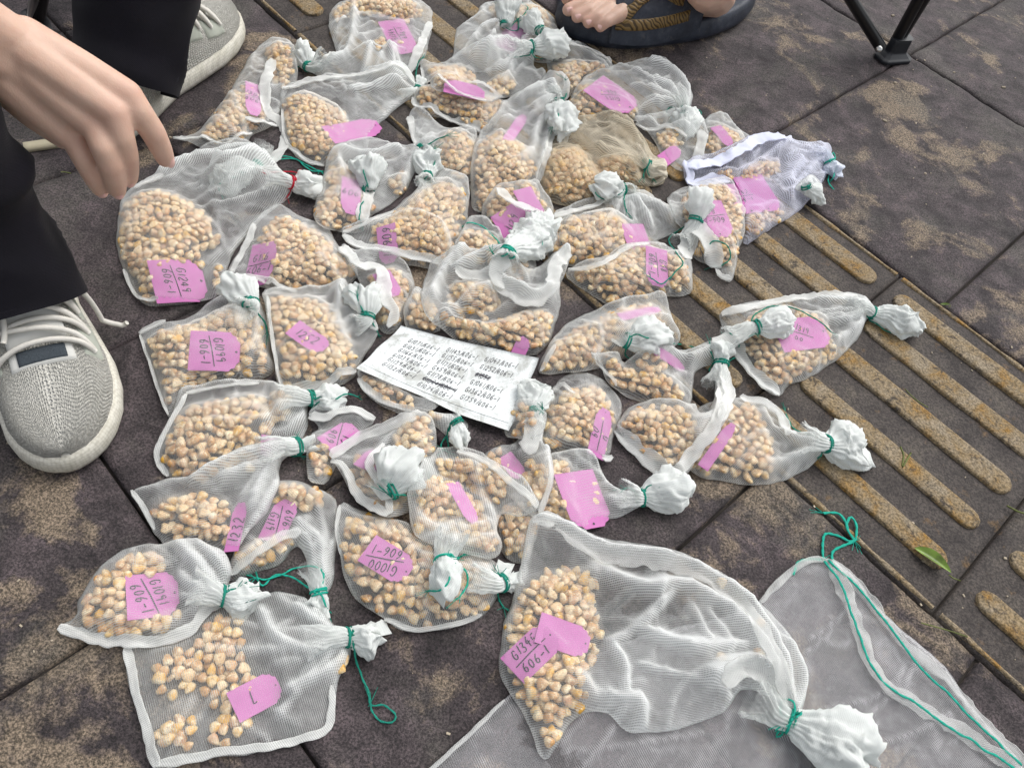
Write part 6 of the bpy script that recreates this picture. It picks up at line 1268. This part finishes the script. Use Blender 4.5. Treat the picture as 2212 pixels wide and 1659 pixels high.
mb.grid(a_, na, ntt); mb.grid(b_, na, ntt)
for row in (0, na - 1): mb.f += [(row * ntt + j, row * ntt + j + 1, row * ntt + j + 1 + n0, row * ntt + j + n0) for j in range(ntt - 1)]
mb.build('strap', M['rubber'], sandal)
mb = MB()
def stripe(p0, p1, w0, w1):
    s = np.linspace(0, 1, 30); p0 = np.array(p0); p1 = np.array(p1); d = p1 - p0; ln = np.linalg.norm(d); nrm = np.array([-d[1], d[0]]) / ln
    rowsP = []
    for q, o in ((-.5, .001), (-.42, .0042), (.42, .0042), (.5, .001)):
        c = p0 + np.outer(s, d) + nrm * q * np.interp(s, [0, 1], [w0, w1])[:, None]; rowsP.append(strap(c[:, 0], np.clip(c[:, 1], .02, .9), o))
    mb.grid(np.concatenate(rowsP), 4, 30)
stripe((.05, .040), (.88, .036), .040, .034); stripe((.07, .040), (.48, .19), .075, .070); stripe((.47, .19), (.80, .095), .065, .05)
mb.build('inlay', M['gold'], sandal)
sandal.parent = per2
sandal.location = -per2.location

# ------------------------------------------------------------------ folding stool feet, cream strip, leaf and litter
def stool_leg(name, label, foot, tubes, rr, rivet, grp):
    f = at_z(*foot, 0); root = empty(name, f); tag(root, label, 'stool leg', grp)
    for (p0, z0, p1, z1) in tubes:
        a = at_z(*p0, z0); b = at_z(*p1, z1); c = b + (b - a) * 1.6
        mb = MB(); s = np.linspace(0, 1, 14)[:, None]; mb.tube(a + (c - a) * s, rr, 20); mb.build('tube', M['black_tube'], root)
    return root, f
st, f = stool_leg('folding_stool_leg', 'black metal folding stool leg with plastic foot standing on open paving', (1922, 122), [((1903, 104), .016, (1836, -4), .085), ((1930, 98), .018, (1986, -4), .10), ((1936, 96), .014, (1998, -4), .10)], .0085, (1899, 106), 'folding stool legs')
bm = bmesh.new()
ax = at_z(1960, 100, 0) - at_z(1885, 112, 0); ax /= np.linalg.norm(ax); ay = np.cross([0, 0, 1.0], ax)
foot_o = [(-.030, -.012), (-.024, -.019), (.018, -.024), (.026, -.018), (.030, .010), (.022, .016), (-.020, .014), (-.030, .006)]
mb = MB(); lv = [(1.0, 0), (1.02, .004), (.86, .0065), (.60, .012), (.56, .030), (.52, .034)]
base = f + ax * .002
V = np.concatenate([[base + ax * x * k + ay * y * k + np.array([0, 0, z]) for x, y in foot_o] for k, z in lv]); mb.grid(V, len(lv), 8, False, True); mb.f.append(tuple((len(lv) - 1) * 8 + i for i in range(8)))
o = mb.build('plastic_foot', M['black_plastic'], st, smooth=False); md = o.modifiers.new('b', 'BEVEL'); md.width = .0015; md.segments = 2
mb = MB(); rv = at_z(1899, 107, .027); d = CAMP - rv; d /= np.linalg.norm(d)
th = np.linspace(0, math.pi / 2, 6); e1 = np.cross(d, [0, 0, 1.0]); e1 /= np.linalg.norm(e1); e2 = np.cross(d, e1); ph = np.arange(14) * 2 * math.pi / 14
V = np.array([rv + d * .003 * math.sin(t) + .0048 * math.cos(t) * (math.cos(p) * e1 + math.sin(p) * e2) for t in th for p in ph]); mb.grid(V, 6, 14, False, True); mb.build('rivet', M['steel'], st)
st2, f2 = stool_leg('folding_stool_leg', 'black stool leg with a silver edge behind the bare arm', (72, 60), [((74, 52), .010, (92, -40), .09)], .010, (70, 45), 'folding stool legs')
mb = MB(); a = at_z(60, 50, .022); b = at_z(84, -40, .10); mb.tube(np.array([a, (a + b) / 2, b]), [.002, .005, .006], 10); mb.build('silver_edge', M['steel'], st2)
mb = MB(); c = at_z(74, 50, .012); 
for t_, r_ in ((0, .016),): mb.tube(np.array([c + [0, 0, -.011], c + [0, 0, .002], c + [0, 0, .012]]), [.018, .017, .012], 14)
mb.build('plastic_foot', M['black_plastic'], st2)
mb = MB(); p, q = at_z(55, 326, 0), at_z(190, 306, 0); d = q - p; ln = np.linalg.norm(d); d /= ln; nn = np.cross([0, 0, 1.0], d)
sec = [(-.005, 0), (-.005, .005), (-.002, .007), (.004, .007), (.006, .004), (.006, 0)]
V = np.concatenate([[p + d * ln * s + nn * y + np.array([0, 0, z + .001]) for y, z in sec] for s in np.linspace(0, 1, 12)]); mb.grid(V, 12, 6, False, True); mb.f += [tuple(range(6)), tuple(11 * 6 + i for i in range(6))[::-1]]
o = mb.build('plastic_strip', M['cream'], None); tag(o, 'cream plastic strip lying on the slabs beneath the hand', 'plastic strip')
# leaf
def leaf(px, py, ang, ln, label):
    c = at_z(px, py, .004); a = math.radians(ang); e = at_z(px + 20 * math.cos(a), py + 20 * math.sin(a), .004) - c; e /= np.linalg.norm(e); w = np.cross([0, 0, 1.0], e)
    root = empty('leaf', c); tag(root, label, 'leaf'); mb = MB(); s = np.linspace(0, 1, 16); V = []
    for q in np.linspace(-1, 1, 7):
        wd = ln * .17 * np.sin(math.pi * s ** .8) ** .8
        V.append(c + np.outer((s - .5) * ln, e) + np.outer(q * wd + .06 * ln * np.sin(3 * s), w) + np.outer(np.abs(q) ** 1.2 * wd * .8 + .004 * s * s, [0, 0, 1]))
    mb.grid(np.concatenate(V), 7, 16); mb.build('blade', M['leaf'], root)
    mb = MB(); mb.tube(np.array([c + e * ln * .5 + w * .0, c + e * ln * .62, c + e * ln * .8 + w * .003]), .0006, 5); mb.build('stalk', M['grass'], root)
leaf(2012, 1212, 38, .036, 'small curled green leaf lying beside the tactile bars')
leaf(2040, 660, 15, .010, 'tiny green leaf scrap on the band edge')
mb = MB(); rs = np.random.default_rng(8)
for k in range(420):
    u, v = rs.uniform(-.9, .4), rs.uniform(-.1, 1.6); p = uv2xy(u, v)[0]
    z = float(relief(p[None])[0]) if not (.522 < v < .872) else -.001
    if float(hm_sample(p[None])[0]) > .005: continue
    s = rs.uniform(.0005, .0017) * (1 + (rs.random() < .12)); a = rs.uniform(0, 6.28); R = np.array([[math.cos(a), -math.sin(a), 0], [math.sin(a), math.cos(a), 0], [0, 0, 1]])
    mb.box((p[0], p[1], z + s * .25), (s * rs.uniform(.8, 2.2), s, s * .6), R)
mb2 = mb.build('grit', M['chip'], None, smooth=False); tag(mb2, 'pale grit and crumbs scattered over the paving', 'grit', kind='stuff')
def blade(pts, label, r=.0006):
    mb = MB(); P = np.array([at_z(x, y, .003) for x, y in pts]); mb.tube(resample(catmull(P, 6), .003), r, 5); o = mb.build('grass_stem', M['grass'], None); tag(o, label, 'grass stem', 'dry stems on the paving')
blade([(1945, 965), (1952, 985), (1948, 1010), (1958, 995), (1968, 978)], 'forked green grass stem lying across a tactile bar', .0009)
blade([(1955, 840), (1966, 852), (1985, 868), (2005, 880)], 'brownish dry stem between two tactile bars')
blade([(2175, 1092), (2200, 1105), (2225, 1112)], 'pale straw at the end of the tactile bars', .0010)
blade([(1990, 1345), (2050, 1362), (2090, 1375)], 'thin straw on slabs beside the large empty net bag')
blade([(132, 372), (140, 372), (153, 375)], 'white thread scrap beneath the hand')
